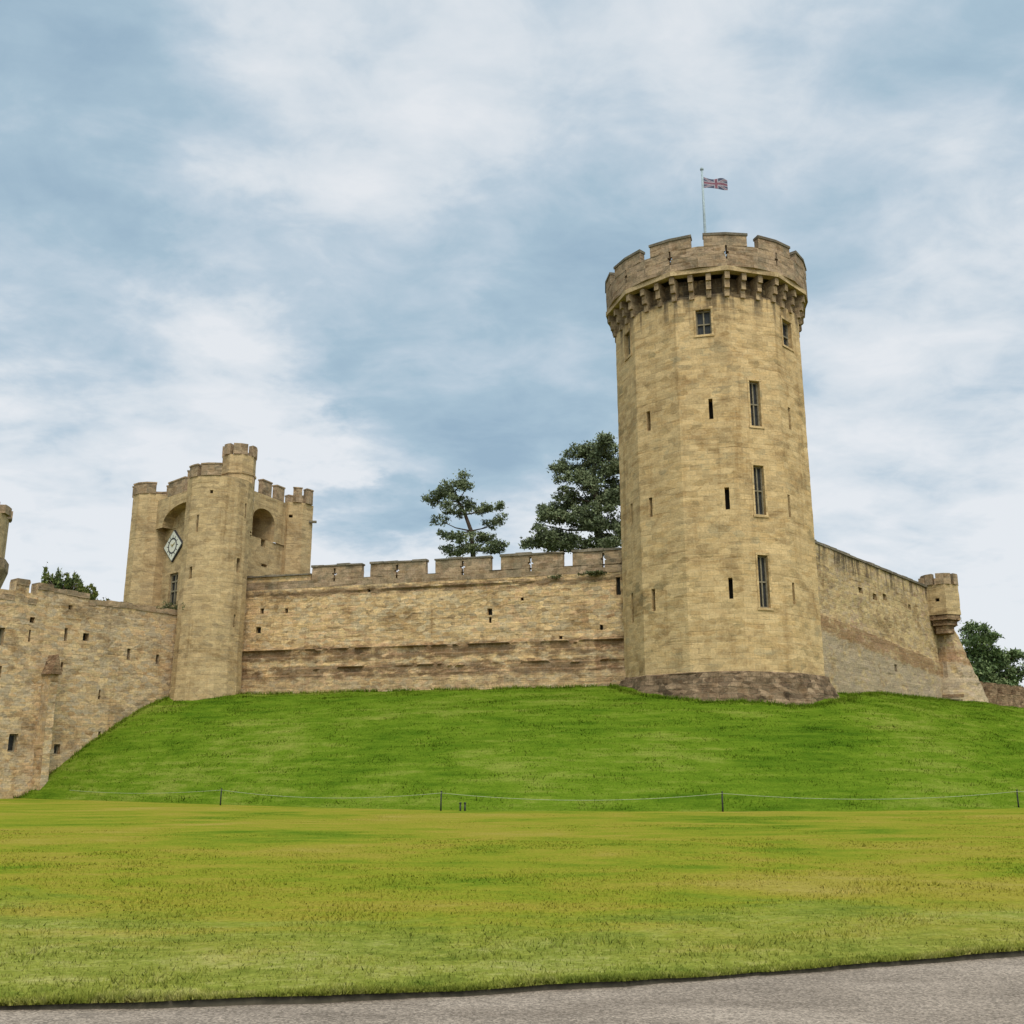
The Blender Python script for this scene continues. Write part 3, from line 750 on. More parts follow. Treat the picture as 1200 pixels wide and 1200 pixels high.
# parapet: low part runs through, merlons stand on it
gaps_px = [(424, 434), (499, 510), (575, 587), (660, 671)]
gs = [(s_at(a, 665, wl), s_at(b, 665, wl)) for a, b in gaps_px]
xh = crosses([(392, 672), (465, 669), (542, 668), (621.5, 660), (707, 660)], wl, 16.52)
s_a = s_at(366, 665, wl)
def parapet_piece(name, s0, s1, z0, z1, mat, parent, hs, top=None):
    m_ = MB(); a, b = W0 + wt_ * s0, W0 + wt_ * s1
    loc = [(h[0] - s0, h[1] - s0, max(h[2], z0), min(h[3], z1), .45, None) for h in hs if h[1] > s0 and h[0] < s1 and h[3] > z0 and h[2] < z1]
    seg_wall(m_, a, b, z0, z1, .35, .25, loc, {}, None, top, thick=.45, u0=s0)
    ta = top(0) if top else z1; tb = top(s1 - s0) if top else z1
    ba, bb = a - wn * .45, b - wn * .45
    V3 = lambda p, z: (p.x, p.y, z)
    m_.face([V3(a, ta), V3(b, tb), V3(bb, tb), V3(ba, ta)]); m_.face([V3(ba, z0), V3(a, z0), V3(a, ta), V3(ba, ta)]); m_.face([V3(b, z0), V3(bb, z0), V3(bb, tb), V3(b, tb)])
    m_.face([V3(ba, z0), V3(bb, z0), V3(b, z0), V3(a, z0)])
    return m_.build(name, mat, parent, rough(.045, 2.0, 1.3, .6))
parapet_piece('parapet', .02, WL, 15.624, sills, M['parapet'], cw, xh)
st = [s_a] + [g_[1] for g_ in gs]; en = [g_[0] for g_ in gs] + [WL - .3]
for s0, s1 in zip(st, en):
    mo_ = parapet_piece('merlon', s0, s1, sills + .003, 17.22, M['parapet'], cw, xh)
    cp = MB(); n_ = max(2, round((s1 - s0) / 1.1))
    for i in range(n_):
        a, b = s0 - .06 + (s1 - s0 + .12) * i / n_, s0 - .06 + (s1 - s0 + .12) * (i + 1) / n_ - .015
        p = W0 + wt_ * (a + b) / 2 - wn * .22; cp.box((p.x, p.y), (wt_.x, wt_.y), (b - a) / 2, .30, 17.223, 17.40 + rng.uniform(-.07, .06))
    cp.build('coping', M['coping'], mo_, rough(.04, 2.5))
cp = MB(); sA = s_at(300, 665, wl)
for i in range(6):
    a, b = .1 + (s_a - .15) * i / 6, .1 + (s_a - .15) * (i + 1) / 6 - .02
    p = W0 + wt_ * (a + b) / 2 - wn * .2; cp.box((p.x, p.y), (wt_.x, wt_.y), (b - a) / 2, .36, sills + .42, sills + .56 + rng.uniform(-.03, .03))
cp.build('coping', M['coping'], cw, rough(.03, 2))
parapet_piece('parapet', .05, s_a - .1, sills + .003, sills + .415, M['rubble'], cw, [])

# ------------------------------------------------------------------ wall running back from the tower, with its corner turret
E0, E1 = Vector((20.2, 69.9, 0)), Vector((36.75, 88.65, 0)); el = plane_of(E0, E1); E0, et, en_, EL = el
ew = empty('curtain_wall', (E0.x, E0.y, ZC), 'straight-topped curtain wall running back from the tall tower to a small corner turret', 'castle wall', 'castle walls')
def etop(s): return 17.55 - .42 * s / EL
def eoff(s, z):
    k = .08 * noise.noise(Vector((s * .4, 0, 2))); led = 12.55 - 1.75 * s / EL + k
    return .05 * noise.noise(Vector((s * .6, z, 1))) + (.36 if z < led else 0)
holes = [px_hole(r_, el, 0, .4, 'putlog_hole', .25) for r_ in ((1006, 687, 1011, 694), (1023, 694, 1027, 701), (1035, 694, 1039, 701), (1064, 705, 1067, 711), (1043, 778, 1046, 786))]
m, backs = MB(), {}
seg_wall(m, E0, E1, 5.4, 17.5, .22, .15, holes, backs, eoff, etop)
V3 = lambda p, z: (p.x, p.y, z)
m.face([V3(E0, 17.55), V3(E1, etop(EL)), V3(E1 - en_ * 1.2, etop(EL)), V3(E0 - en_ * 1.2, 17.55)])
seg_wall(m, E1 - en_ * 1.2, E0 - en_ * 1.2, 5.4, 17.0, 4, 4)
m.build('wall_body', M['rubble_east'], ew, rough(.030, 1.3, 2.2, .5, 2))
for b_ in backs.values(): split_backs(b_, 'putlog_hole', M['void'], ew)
cp = MB()
for i in range(22):
    a = EL * i / 22; b = EL * (i + 1) / 22 - .02; zl = etop((a + b) / 2); p = E0 + et * (a + b) / 2 - en_ * .5
    cp.box((p.x, p.y), (et.x, et.y), (b - a) / 2, .62, zl + .004, zl + .22 + rng.uniform(-.05, .03))
cp.build('coping', M['coping'], ew, rough(.03, 2))
mm_ = MB(); p = E1 - et * .55 - en_ * .3; mm_.box((p.x, p.y), (et.x, et.y), .62, .34, 17.36, 18.05); mo_ = mm_.build('merlon', M['parapet'], ew, rough(.03, 2))
# corner turret: square bartizan on corbels over a battered angle
BC = Vector((37.35, 88.3, 0)); phiB = 14
ct = MB(); ngon_tower((BC.x, BC.y), 1.52, 6, phiB - 180, 14.75, 17.35, .4, .3, [((1096, 701, 1101, 705), None)], .5, ct, {}, cap=True)
co = ct.build('turret', M['gate'], ew, rough(.03, 1.5, 2, .6))
for k_ in range(6):
    a = phiB - 180 + 60 * k_
    mb_ = MB(); arc_block(mb_, (BC.x, BC.y), 1.05, 1.54, [a - 24, a, a + 24], 17.353, 18.3); mb_.build('merlon', M['parapet'], co)
for k_, (r0, z0, z1) in enumerate(((1.45, 14.3, 14.746), (1.15, 13.85, 14.296), (.85, 13.2, 13.846))):
    cb = MB(); ngon_tower((BC.x, BC.y), r0, 6, phiB - 180, z0, z1, .5, .4, m=cb); cb.face([(*pol((BC.x, BC.y), r0, phiB - 180 + 60 * i).xy, z0) for i in reversed(range(6))]); cb.build('corbel', M['ledge'], co, rough(.04, 2))
bt = MB(); BB = (38.0, 90.0)
def batter(z): return .75 + max(0, 14.3 - z) ** 1.05 * .30
m, backs = MB(), {}
ngon_tower(BB, batter, 12, -180, 5.0, 14.3, .3, .2, m=m)
m.build('battered_base', M['rubble_east'], ew, rough(.09, 1.2, 1.8, .9, 8))
ar = MB(); pa = at(1117, 816, 86.2); ar.box((pa.x, pa.y), (.95, -.3), .8, .3, pa.z - .10, pa.z + .14); ar.build('lintel', M['ledge'], ew, rough(.05, 2))

# low outer wall beyond
L0, L1 = at(1142, 820, 97), at(1262, 845, 112); ll = plane_of(L0, L1)
lo = empty('low_wall', (L0.x, L0.y, 7), 'low brown crenellated wall beyond the corner turret at the mound\'s far edge', 'castle wall', 'castle walls')
m = MB(); seg_wall(m, L0, L1, 5.5, 9.1, .4, .25, thick=.8); m.face([V3(ll[0], 9.1), V3(ll[0] + ll[1] * ll[3], 9.1), V3(ll[0] + ll[1] * ll[3] - ll[2] * .8, 9.1), V3(ll[0] - ll[2] * .8, 9.1)])
m.build('wall_body', M['ledge'], lo, rough(.05, 1.3, 2, .8))
s_ = .2
while s_ < ll[3] - 2:
    mb_ = MB(); p = ll[0] + ll[1] * (s_ + .95) - ll[2] * .4; mb_.box((p.x, p.y), (ll[1].x, ll[1].y), .95, .38, 9.103, 10.0); mb_.build('merlon', M['ledge'], lo, rough(.05, 1.6)); s_ += 2.9

# ------------------------------------------------------------------ gatehouse
GF, GL, GR = (-23.35, 79.0), (-31.1, 86.2), (-19.25, 88.2); GB = (GL[0] + GR[0] - GF[0], GL[1] + GR[1] - GF[1])
gh = empty('gatehouse', (-25, 85, ZC), 'battlemented stone gatehouse with corner towers, a stair turret and a lozenge clock', 'gatehouse')
def corner_tower(c, r_, n_, phi0, z0, z1, rects, merl, merh=.95, ring=True, base_r=None, mphi=0.):
    m, backs = MB(), {}
    ngon_tower(c, (lambda z: r_ + max(0, 10.5 - z) * .03) if base_r else r_, n_, phi0, z0, z1, .45, .3, rects, .55, m, backs)
    o = m.build('corner_tower', M['gate'], gh, rough(.02, 1.2, 2.2, .6, c[0]))
    for b_ in backs.values(): split_backs(b_, 'arrow_slit', M['void'], o)
    for a, hw in merl:
        mb_ = MB(); arc_block(mb_, c, r_ - .45, r_ + .05, [a - hw, a - hw / 3, a + hw / 3, a + hw], z1 + .003, z1 + merh - .12); 
        arc_block(mb_, c, r_ - .5, r_ + .1, [a - hw - 1, a - hw / 3, a + hw / 3, a + hw + 1], z1 + merh - .118, z1 + merh)
        mb_.build('merlon', M['parapet'], o, rough(.02, 2))
    return o
KA = 'arrow_slit'
ft_ = corner_tower(GF, 2.55, 16, 11.25 - 180, 5.0, 24.05, [((230, 603, 234.5, 623), KA), ((221.5, 664, 225, 678), KA), ((246, 574, 252, 578), KA), ((277.5, 654, 281, 671), KA), ((287, 590, 290, 608), KA), ((273.5, 720, 276, 735), KA)],
             [(-56, 12), (-18, 18), (-112, 16), (-158, 16), (160, 16), (112, 16)], 1.0, base_r=True)
lt_ = corner_tower(GL, 1.85, 12, -165, 6.0, 24.75, [], [(-35, 36), (55, 16), (-115, 20), (165, 25), (110, 15)], 1.0)
rt_ = corner_tower(GR, 1.66, 8, -157.5, 6.0, 24.55, [((329, 612, 334, 624), KA), ((338.5, 603, 343, 606.5), KA)], [(4, 13), (45, 14), (-165, 20), (150, 20)], 1.35)
bt_ = corner_tower(GB, 1.8, 8, -157.5, 6.0, 23.6, [], [(120, 20), (-140, 18), (180, 20)], 1.0)
# stair turret on the front tower
SC_ = (GF[0] + 1.0, GF[1] + 1.35); 
m = MB(); ngon_tower(SC_, 1.36, 8, -170, 20.5, 26.6, .4, .3, m=m)
for i in range(8): arc_block(m, SC_, 1.2, 1.46, [-170 + 45 * i, -125 + 45 * i], 25.0, 25.18)
so = m.build('stair_turret', M['gate'], gh, rough(.02, 1.4, 2.2, .6, 3))
for a, hw in ((-48, 15), (2, 24), (60, 14), (110, 20), (-105, 20), (170, 20)):
    mb_ = MB(); arc_block(mb_, SC_, .95, 1.4, [a - hw, a, a + hw], 26.603, 27.5); mb_.build('merlon', M['parapet'], so, rough(.02, 2))

def bay(P0, P1, outset, z_low, z_ledge, deep, low_in, s_arch0, s_arch1, z_spring, z_crown, z_top, rects, merl):
    """wall between two towers: parapet carried on an arch, recess behind it"""
    P0, P1 = Vector((*P0, 0)), Vector((*P1, 0)); t = (P1 - P0).normalized(); n = Vector((t.y, -t.x, 0)); P0 = P0 + n * outset; P1 = P1 + n * outset; L = (P1 - P0).length
    m, backs = MB(), {}; A = lambda s: z_spring + (z_crown - z_spring) * math.sqrt(max(0, 1 - ((s - (s_arch0 + s_arch1) / 2) / ((s_arch1 - s_arch0) / 2)) ** 2)) if s_arch0 < s < s_arch1 else z_spring
    S = sorted(set([0, L, s_arch0, s_arch1] + [s_arch0 + (s_arch1 - s_arch0) * (.5 - .5 * math.cos(math.pi * i / 18)) for i in range(19)]))
    P = lambda s, z, d=0.: tuple(P0 + t * s - n * d + Vector((0, 0, z)))
    for a, b in zip(S, S[1:]):
        inside = s_arch0 <= (a + b) / 2 <= s_arch1
        za, zb = (A(a), A(b)) if inside else (z_ledge, z_ledge)
        k_ = 6
        for i in range(k_):
            q0, q1 = i / k_, (i + 1) / k_
            m.face([P(a, za + (z_top - za) * q0), P(b, zb + (z_top - zb) * q0), P(b, zb + (z_top - zb) * q1), P(a, za + (z_top - za) * q1)], [(a, za + (z_top - za) * q0), (b, zb + (z_top - zb) * q0), (b, zb + (z_top - zb) * q1), (a, za + (z_top - za) * q1)])
        if inside: m.face([P(b, zb), P(a, za), P(a, za, deep), P(b, zb, deep)])
    for s in (s_arch0, s_arch1):
        q = [P(s, z_ledge), P(s, z_spring), P(s, z_spring, deep), P(s, z_ledge, deep)]; m.face(q if s == s_arch1 else q[::-1])
    m.face([P(0, z_top), P(L, z_top), P(L, z_top, 1.2), P(0, z_top, 1.2)])
    seg_wall(m, P0 - n * deep, P1 - n * deep, z_ledge - .3, z_crown + .4, .5, .4)            # back of the recess
    m.face([P(0, z_ledge, low_in), P(L, z_ledge, low_in), P(L, z_ledge, deep), P(0, z_ledge, deep)])
    pl_ = (P0, t, n, L)
    hs = [px_hole(r_, pl_, -low_in, .5, k_) for r_, k_ in rects]
    seg_wall(m, P0 - n * low_in, P1 - n * low_in, z_low, z_ledge, .4, .3, hs, backs)
    o = m.build('bay_wall', M['gate'], gh, rough(.018, 1.2, 2.2, .5, 4))
    for key, b_ in backs.items(): split_backs(b_, key, M['void'], o)
    for r0, r1 in merl:
        s0, s1 = s_at(r0, 575, pl_), s_at(r1, 575, pl_); mb_ = MB(); p = P0 + t * (s0 + s1) / 2 - n * .22
        mb_.box((p.x, p.y), (t.x, t.y), (s1 - s0) / 2, .22, z_top + .003, z_top + 1.2); p = P0 + t * (s0 + s1) / 2 - n * .22; mb_.box((p.x, p.y), (t.x, t.y), (s1 - s0) / 2 + .04, .27, z_top + 1.202, z_top + 1.32)
        mb_.build('merlon', M['parapet'], o, rough(.02, 2))
    return o, pl_, hs
# east-facing bay with the arched recess
ro = .2
P0r, tr, nr, Lr = plane_of(GF, GR); P0r = P0r + nr * ro
sa, sb = s_at(296, 612, (P0r, tr, nr, Lr)), s_at(322, 612, (P0r, tr, nr, Lr))
zq = lambda px, py: hit(px, py, P0r, nr).z
bay(GF, GR, ro, 6.0, zq(310, 632), 3.0, .12, sa, sb, zq(318, 614), zq(309, 596), zq(318, 583), [((305.5, 640 - 8, 311, 641), 'arrow_slit'), ((306, 661, 313, 664.5), 'arrow_slit')], [(307.5, 318.5), (324.5, 333.5)])
# clock bay
lo_ = .6
P0l, tl, nl, Ll = plane_of(GL, GF); P0l = P0l + nl * lo_
zq = lambda px, py: hit(px, py, P0l, nl).z
sa, sb = s_at(191, 610, (P0l, tl, nl, Ll)), s_at(236, 610, (P0l, tl, nl, Ll))
bo, bpl, bhs = bay(GL, GF, lo_, 6.0, zq(200, 615), .95, .90, sa, sb, zq(197, 613), zq(212, 590), zq(205, 580), [((197.5, 672, 207.5, 709), None), ((202, 617, 206, 622), 'arrow_slit')], [(197, 216)])
cpl = (bpl[0] - bpl[2] * .90, bpl[1], bpl[2], bpl[3])
window_fill(bo, bhs[0], (bpl[0] - bpl[2] * .9, bpl[1], bpl[2], bpl[3]), 2, (.45, .75), recess=.25, fr=.13)
# core of the block and its roof
mx_, my_ = (GF[0] + GB[0]) / 2, (GF[1] + GB[1]) / 2
m = MB(); m.extrude([(mx_ + (a - mx_) * .36, my_ + (b - my_) * .36) for a, b in (GF, GR, GB, GL)], 6.0, 22.6); m.build('core', M['gate'], gh)
# lozenge clock on the recessed wall
cc_ = hit(204.3, 640, cpl[0], cpl[2]); ch = (hit(204.3, 621.5, cpl[0], cpl[2]).z - hit(204.3, 658.5, cpl[0], cpl[2]).z) / 2
chw = (s_at(215.3, 640, cpl) - s_at(193.3, 640, cpl)) / 2
def loz(m, hw, hh, d0, d1, mat=0):
    P = [cc_ + cpl[1] * a * hw + Vector((0, 0, b * hh)) for a, b in ((-1, 0), (0, -1), (1, 0), (0, 1))]
    f = [p + cpl[2] * d1 for p in P]; b = [p + cpl[2] * d0 for p in P]; m.face(f, None, mat)
    for i in range(4): m.face([b[i], b[(i + 1) % 4], f[(i + 1) % 4], f[i]], None, mat)
ck = MB(); loz(ck, chw, ch, -.05, .14); co_ = ck.build('clock_face', M['ink'], gh)
ck = MB(); loz(ck, chw * .91, ch * .92, .10, .17); ck.build('dial', M['dial'], co_)
ring = MB(); RR = min(chw, ch) * .50
def cpt(a, rr, d): return cc_ + cpl[1] * (math.sin(a) * rr) + Vector((0, 0, math.cos(a) * rr)) + cpl[2] * d
for i in range(32):
    a, b = 2 * math.pi * i / 32, 2 * math.pi * (i + 1) / 32
    ring.face([cpt(a, RR * .80, .182), cpt(a, RR, .182), cpt(b, RR, .182), cpt(b, RR * .80, .182)][::-1])
for i in range(12):
    a = 2 * math.pi * i / 12; q = [cpt(a - .05, RR * 1.04, .184), cpt(a + .05, RR * 1.04, .184), cpt(a + .035, RR * 1.3, .184), cpt(a - .035, RR * 1.3, .184)]; ring.face(q)
ring.build('chapter_ring', M['ink'], co_)
for ang, ln in ((R(305), .52), (R(60), .85)):
    hd = MB(); w_ = .055
    q = [cpt(ang + math.pi / 2, w_, .20), cpt(ang, RR * ln, .20), cpt(ang - math.pi / 2, w_, .20), cpt(ang + math.pi, RR * .18, .20)]
    q2 = [p + cpl[2] * .02 for p in q]; hd.face(q2); hd.face(q[::-1])
    for i in range(4): hd.face([q[i], q[(i + 1) % 4], q2[(i + 1) % 4], q2[i]])
    hd.build('clock_hand', M['gold'], co_)
gg = MB(); pg = at(367.5, 611, 87.6); gg.box((pg.x - .12, pg.y), (1, 0), .38, .12, pg.z - .14, pg.z + .06); gg.build('gargoyle', M['coping'], gh, rough(.03, 3))

# ------------------------------------------------------------------ wall descending from the gatehouse to the lawn
Q0, Q1 = Vector((-38.8, 61.0, 0)), Vector((-25.2, 79.3, 0)); ql = plane_of(Q0, Q1); Q0, qt, qn, QL = ql
qw = empty('curtain_wall', (Q0.x, Q0.y, 0), 'tall grey-gold wall with a gabled buttress running from the gatehouse down to the lawn', 'castle wall', 'castle walls')
S_ = lambda px, py=700: s_at(px, py, ql)
steps = [(-1, zat(700, 68.5)), (S_(45), None)]
zz_of = lambda px, py: hit(px, py, Q0, qn).z
TOPS = [(0, zz_of(8, 700)), (S_(17.5), zz_of(17.5, 699)), (S_(17.6), zz_of(18, 680)), (S_(33), zz_of(33, 681)), (S_(33.1), zz_of(33, 703)), (S_(43.5), zz_of(43.5, 703)), (S_(43.6), zz_of(44, 684)),
        (S_(62), zz_of(62, 689)), (S_(105), zz_of(105, 697)), (S_(105.2), zz_of(105, 706)), (S_(113), zz_of(113, 704)), (S_(170), zz_of(170, 711)), (QL, zz_of(212, 717))]
def qtop(s): return interp(s, TOPS)
rects = [((-8, 735, 5, 756), 'window'), ((10, 860, 20.5, 881), 'window'), ((63, 872, 70.5, 884), 'window'), ((-6, 780, 1.5, 794), 'window'), ((75.5, 736, 79, 751), 'arrow_slit'), ((33.5, 738, 36, 752), 'arrow_slit'),
         ((149, 760, 152.5, 773), 'arrow_slit'), ((183, 767, 186.5, 778), 'arrow_slit'), ((115, 815, 118, 819.5), 'putlog_hole'), ((116, 808, 117.5, 815), 'putlog_hole'), ((97, 742, 104, 751), 'putlog_hole'), ((80, 709, 85, 714.5), 'putlog_hole'), ((35, 723, 41, 730), 'putlog_hole'),
         ((158, 720, 166, 729), 'putlog_hole'), ((187, 723, 190, 736), 'arrow_slit'), ((133, 716, 136, 731), 'arrow_slit'), ((71, 776, 74, 787), 'arrow_slit'), ((115, 857, 118, 868), 'arrow_slit')]
holes = [px_hole(r_, ql, 0, .5, k_, .14) for r_, k_ in rects]
def qoff(s, z): return .05 * noise.noise(Vector((s * .6, z * .9, 6))) + max(0, 3.0 - z) * .05
m, backs = MB(), {}
Zf = 15.2
# openings are given in true height; the face is cut at constant height and the top edge follows below
def qpos(s, z): return Q0 + qt * s + qn * qoff(s, z) + Vector((0, 0, z))
m2, cut = MB(), 12.6
seg_wall(m, Q0, Q1, -.6, cut, .20, .14, [h for h in holes if h[3] < cut], backs, qoff)
S = breaks(0, QL, .22, [s for s, z in TOPS]); hi = [h for h in holes if h[3] >= cut]
seg_wall(m, Q0, Q1, cut, cut + .9, .2, .15, [h for h in hi if h[2] > cut and h[3] < cut + .9], backs, qoff)
hz_ = cut + .9
for a, b in zip(S, S[1:]):
    ta, tb = qtop(a + 1e-4), qtop(b - 1e-4); ra, rb = qpos(a, 0), qpos(b, 0)
    if max(ta, tb) < hz_: continue
    for i in range(3):
        q0, q1 = i / 3, (i + 1) / 3
        z = [hz_ + (ta - hz_) * q0, hz_ + (tb - hz_) * q0, hz_ + (tb - hz_) * q1, hz_ + (ta - hz_) * q1]
        m.face([qpos(s, zv) for s, zv in zip((a, b, b, a), z)], [(s, zv) for s, zv in zip((a, b, b, a), z)])
    pa_, pb_ = qpos(a, ta), qpos(b, tb); m.face([pa_, pb_, pb_ - qn * .9, pa_ - qn * .9])
for s, _ in TOPS[1:-1]:
    t0, t1 = qtop(s - 1e-3), qtop(s + 1e-3)
    if abs(t0 - t1) > .1:
        p = qpos(s, 0); m.face([V3(p, min(t0, t1)), V3(p, max(t0, t1)), V3(p - qn * .9, max(t0, t1)), V3(p - qn * .9, min(t0, t1))])
for a, b in zip(S, S[1:]):
    p, q = Q0 + qt * a - qn * .9, Q0 + qt * b - qn * .9; m.face([V3(q, -.6), V3(p, -.6), V3(p, qtop(a + 1e-4)), V3(q, qtop(b - 1e-4))])
m.build('wall_body', M['rubble_west'], qw, rough(.024, 1.3, 2.4, .5, 11))
for key, b_ in backs.items():
    if key == 'window':
        for h in holes:
            if h[5] == 'window': window_fill(qw, h, ql, 1, (), recess=.38, fr=.08)
    else: split_backs(b_, key, M['void'], qw)
cp = MB()
for (s0, z0), (s1, z1) in zip(TOPS, TOPS[1:]):
    if s1 - s0 < .3 or s0 < 0: continue
    n_ = max(1, round((s1 - s0) / .9))
    for i in range(n_):
        a, b = s0 + (s1 - s0) * i / n_, s0 + (s1 - s0) * (i + 1) / n_ - .015; zc_ = z0 + (z1 - z0) * (i + .5) / n_; p = Q0 + qt * (a + b) / 2 - qn * .42
        cp.box((p.x, p.y), (qt.x, qt.y), (b - a) / 2, .47, zc_ - .3, zc_ + .08 + rng.uniform(-.14, .10))
cp.build('coping', M['parapet'], qw, rough(.05, 2))
# gabled pilaster buttress
b0, b1 = S_(43.5, 850), S_(52.5, 850); zt_, zg = zz_of(56, 789), zz_of(56, 768)
bu = MB(); bp0, bp1 = Q0 + qt * b0 + qn * .0, Q0 + qt * b1
def buoff(z): return 1.10 + max(0, 6 - z) * .03
for (pa_, pb_, off) in ((bp0, bp1, 1),):
    zs = [-.5 + (zt_ + .5) * i / 40 for i in range(41)]
    for za, zb in zip(zs, zs[1:]):
        f = lambda p, z, o: V3(p + qn * (o * buoff(z) - .1), z)
        ss = [b0 + (b1 - b0) * i / 5 for i in range(6)]
        for a, b in zip(ss, ss[1:]): bu.face([f(Q0 + qt * a, za, 1), f(Q0 + qt * b, za, 1), f(Q0 + qt * b, zb, 1), f(Q0 + qt * a, zb, 1)])
        bu.face([f(bp0, za, 0), f(bp0, za, 1), f(bp0, zb, 1), f(bp0, zb, 0)]); bu.face([f(bp1, za, 1), f(bp1, za, 0), f(bp1, zb, 0), f(bp1, zb, 1)])
bo_ = bu.build('buttress', M['rubble_west'], qw, rough(.03, 1.5, 2, .8))
cap_ = MB(); e0, e1, em = Q0 + qt * (b0 - .14), Q0 + qt * (b1 + .14), Q0 + qt * (b0 + b1) / 2
A_ = [V3(e0 + qn * 1.24, zt_ - .12), V3(e1 + qn * 1.24, zt_ - .12), V3(em + qn * 1.24, zg)]; B_ = [V3(e0 - qn * .1, zt_ - .12), V3(e1 - qn * .1, zt_ - .12), V3(em - qn * .1, zg)]
cap_.face(A_); cap_.face([B_[0], B_[1], A_[1], A_[0]]); cap_.face([A_[1], B_[1], B_[2], A_[2]]); cap_.face([B_[0], A_[0], A_[2], B_[2]]); cap_.build('gable_cap', M['ledge'], bo_)

# ------------------------------------------------------------------ far tower at the picture's edge
FC = at(-73, 640, 104); FC = (FC.x - 1.0, FC.y); fr0 = abs((at(12, 600, 104) - at(-73, 600, 104)).x)
ftw = empty('distant_tower', (FC[0], FC[1], 0), 'distant machicolated sandstone tower rising behind the gabled-buttress wall', 'tower')
za_, zb_ = zat(664, 104), zat(591, 104)
m, bk = MB(), {}; ngon_tower(FC, fr0 * .93, 16, -180, 2, za_ - 2.2, 1, .6, m=m, backs=bk); m.build('shaft', M['tower'], ftw)
m = MB(); ngon_tower(FC, lambda z: fr0 * (.93 + .09 * min(1, (z - za_ + 2.2) / 2.2)), 16, -180, za_ - 2.195, za_, 1, .5, m=m); m.build('machicolation', M['corbel'], ftw)
m = MB(); ngon_tower(FC, fr0 * 1.02, 16, -180, za_ + .004, za_ + 1.0, 1, .5, m=m); m.build('gallery', M['parapet'], ftw)
m = MB(); ngon_tower(FC, fr0 * .955, 16, -180, za_ + 1.004, zb_ - .9, 1, .6, m=m); m.build('drum', M['gate'], ftw)
for i in range(16):
    mb_ = MB(); a = -180 + 22.5 * i; arc_block(mb_, FC, fr0 * .88, fr0 * .99, [a - 7, a, a + 7], zb_ - .896, zb_); mb_.build('merlon', M['parapet'], ftw)

# ------------------------------------------------------------------ trees
def foliage(pads, size, dens, seed, flat=.75):
    """leaf-sized faces in clumps. pads: (centre, rx, rz)"""
    r = np.random.default_rng(seed); V = []
    for c, rx, rz in pads:
        ns = max(6, int(11 * rx)); sub = r.normal(0, 1, (ns, 3)); sub /= np.linalg.norm(sub, axis=1)[:, None]; sub *= (r.uniform(.25, 1, ns) ** .6)[:, None]
        sub = sub * [rx, rx, rz] + np.array(c)
        n = int(dens * rx * rx)
        idx = r.integers(0, ns, n); p = sub[idx] + r.normal(0, 1, (n, 3)) * [rx * .24, rx * .24, rz * .26]
        d = r.normal(0, 1, (n, 3)); d[:, 2] += flat * r.uniform(0, 1, n); d /= np.linalg.norm(d, axis=1)[:, None]
        e = np.cross(d, r.normal(0, 1, (n, 3))); e /= np.linalg.norm(e, axis=1)[:, None]
        s = size * r.uniform(.6, 1.4, n)[:, None]
        V.append(np.stack([p - e * s * .32, p + e * s * .32, p + d * s], 1))
    return np.concatenate(V).reshape(-1, 3)
def leaf_mesh(name, V, mat, parent):
    n = len(V) // 3; me = bpy.data.meshes.new(name); me.vertices.add(3 * n); me.vertices.foreach_set('co', V.ravel())
    me.loops.add(3 * n); me.loops.foreach_set('vertex_index', np.arange(3 * n, dtype=np.int32)); me.polygons.add(n); me.polygons.foreach_set('loop_start', np.arange(0, 3 * n, 3, dtype=np.int32))
    me.update(); me.validate(); me.materials.append(mat); o = bpy.data.objects.new(name, me); C.objects.link(o); o.parent = parent
    if parent is not None: o.location = -Vector(parent.location)
    return o
def tree(name, label, cat, base, Y, trunk, pads, mat, seed, size=.32, dens=420, tr=.45, group=None, spread=2.2, flat=.75, fat=1.42):
    """trunk: list of picture points up the stem; pads: (px, py, radius px, height px)"""
    rr = random.Random(seed); T = [Vector(base)] + [at(px, py, Y) + Vector((0, rr.uniform(-.4, .4), 0)) for px, py in trunk]
    root = empty(name, base, label, cat, group); tm = MB(); tube(tm, T, tr, tr * .25, 9)
    P = []
    for px, py, rx, rz in pads:
        k = Y / 1200 * 1.02; c = at(px, py, Y) + Vector((0, rr.uniform(-spread, spread), 0)); P.append((c, rx * k * fat, rz * k * fat))
        a = min(T[1:], key=lambda q: (q - c).length + (3 if q.z > c.z + .3 else 0)); mid_ = a.lerp(c, .5) + Vector((0, 0, -.12 * (c - a).length * .5))
        if (c - a).length > .6: tube(tm, [a, mid_, c], tr * .26, tr * .08, 6)
    tm.build('trunk', M['bark'], root, smooth=True)
    leaf_mesh('crown', foliage(P, size, dens, seed, flat), mat, root)
    return root
G2 = 'pine trees behind the castle wall'
tree('pine_tree', 'smaller open-crowned pine with a leaning trunk, standing apart behind the wall', 'pine tree', (at(556, 700, 100).x, 100, ZC), 100,
     [(556, 680), (554, 645), (552, 622), (545, 603), (537, 588), (533, 575)],
     [(505, 583, 9, 5), (518, 577, 10, 5), (530, 570, 10, 6), (543, 566, 9, 6), (548, 575, 8, 5), (535, 584, 9, 5), (548, 592, 9, 6), (525, 600, 9, 6), (515, 607, 7, 5), (540, 603, 7, 5), (565, 600, 9, 5), (578, 598, 9, 5), (586, 605, 7, 6), (575, 612, 7, 4),
      (518, 622, 6, 4), (530, 628, 8, 4), (545, 634, 9, 5), (560, 630, 8, 4), (573, 632, 9, 5), (585, 640, 9, 4), (530, 642, 11, 5), (552, 645, 12, 5), (575, 647, 10, 4)], M['pine'], 21, .24, 560, .34, G2, 1.8, .75, 1.24)
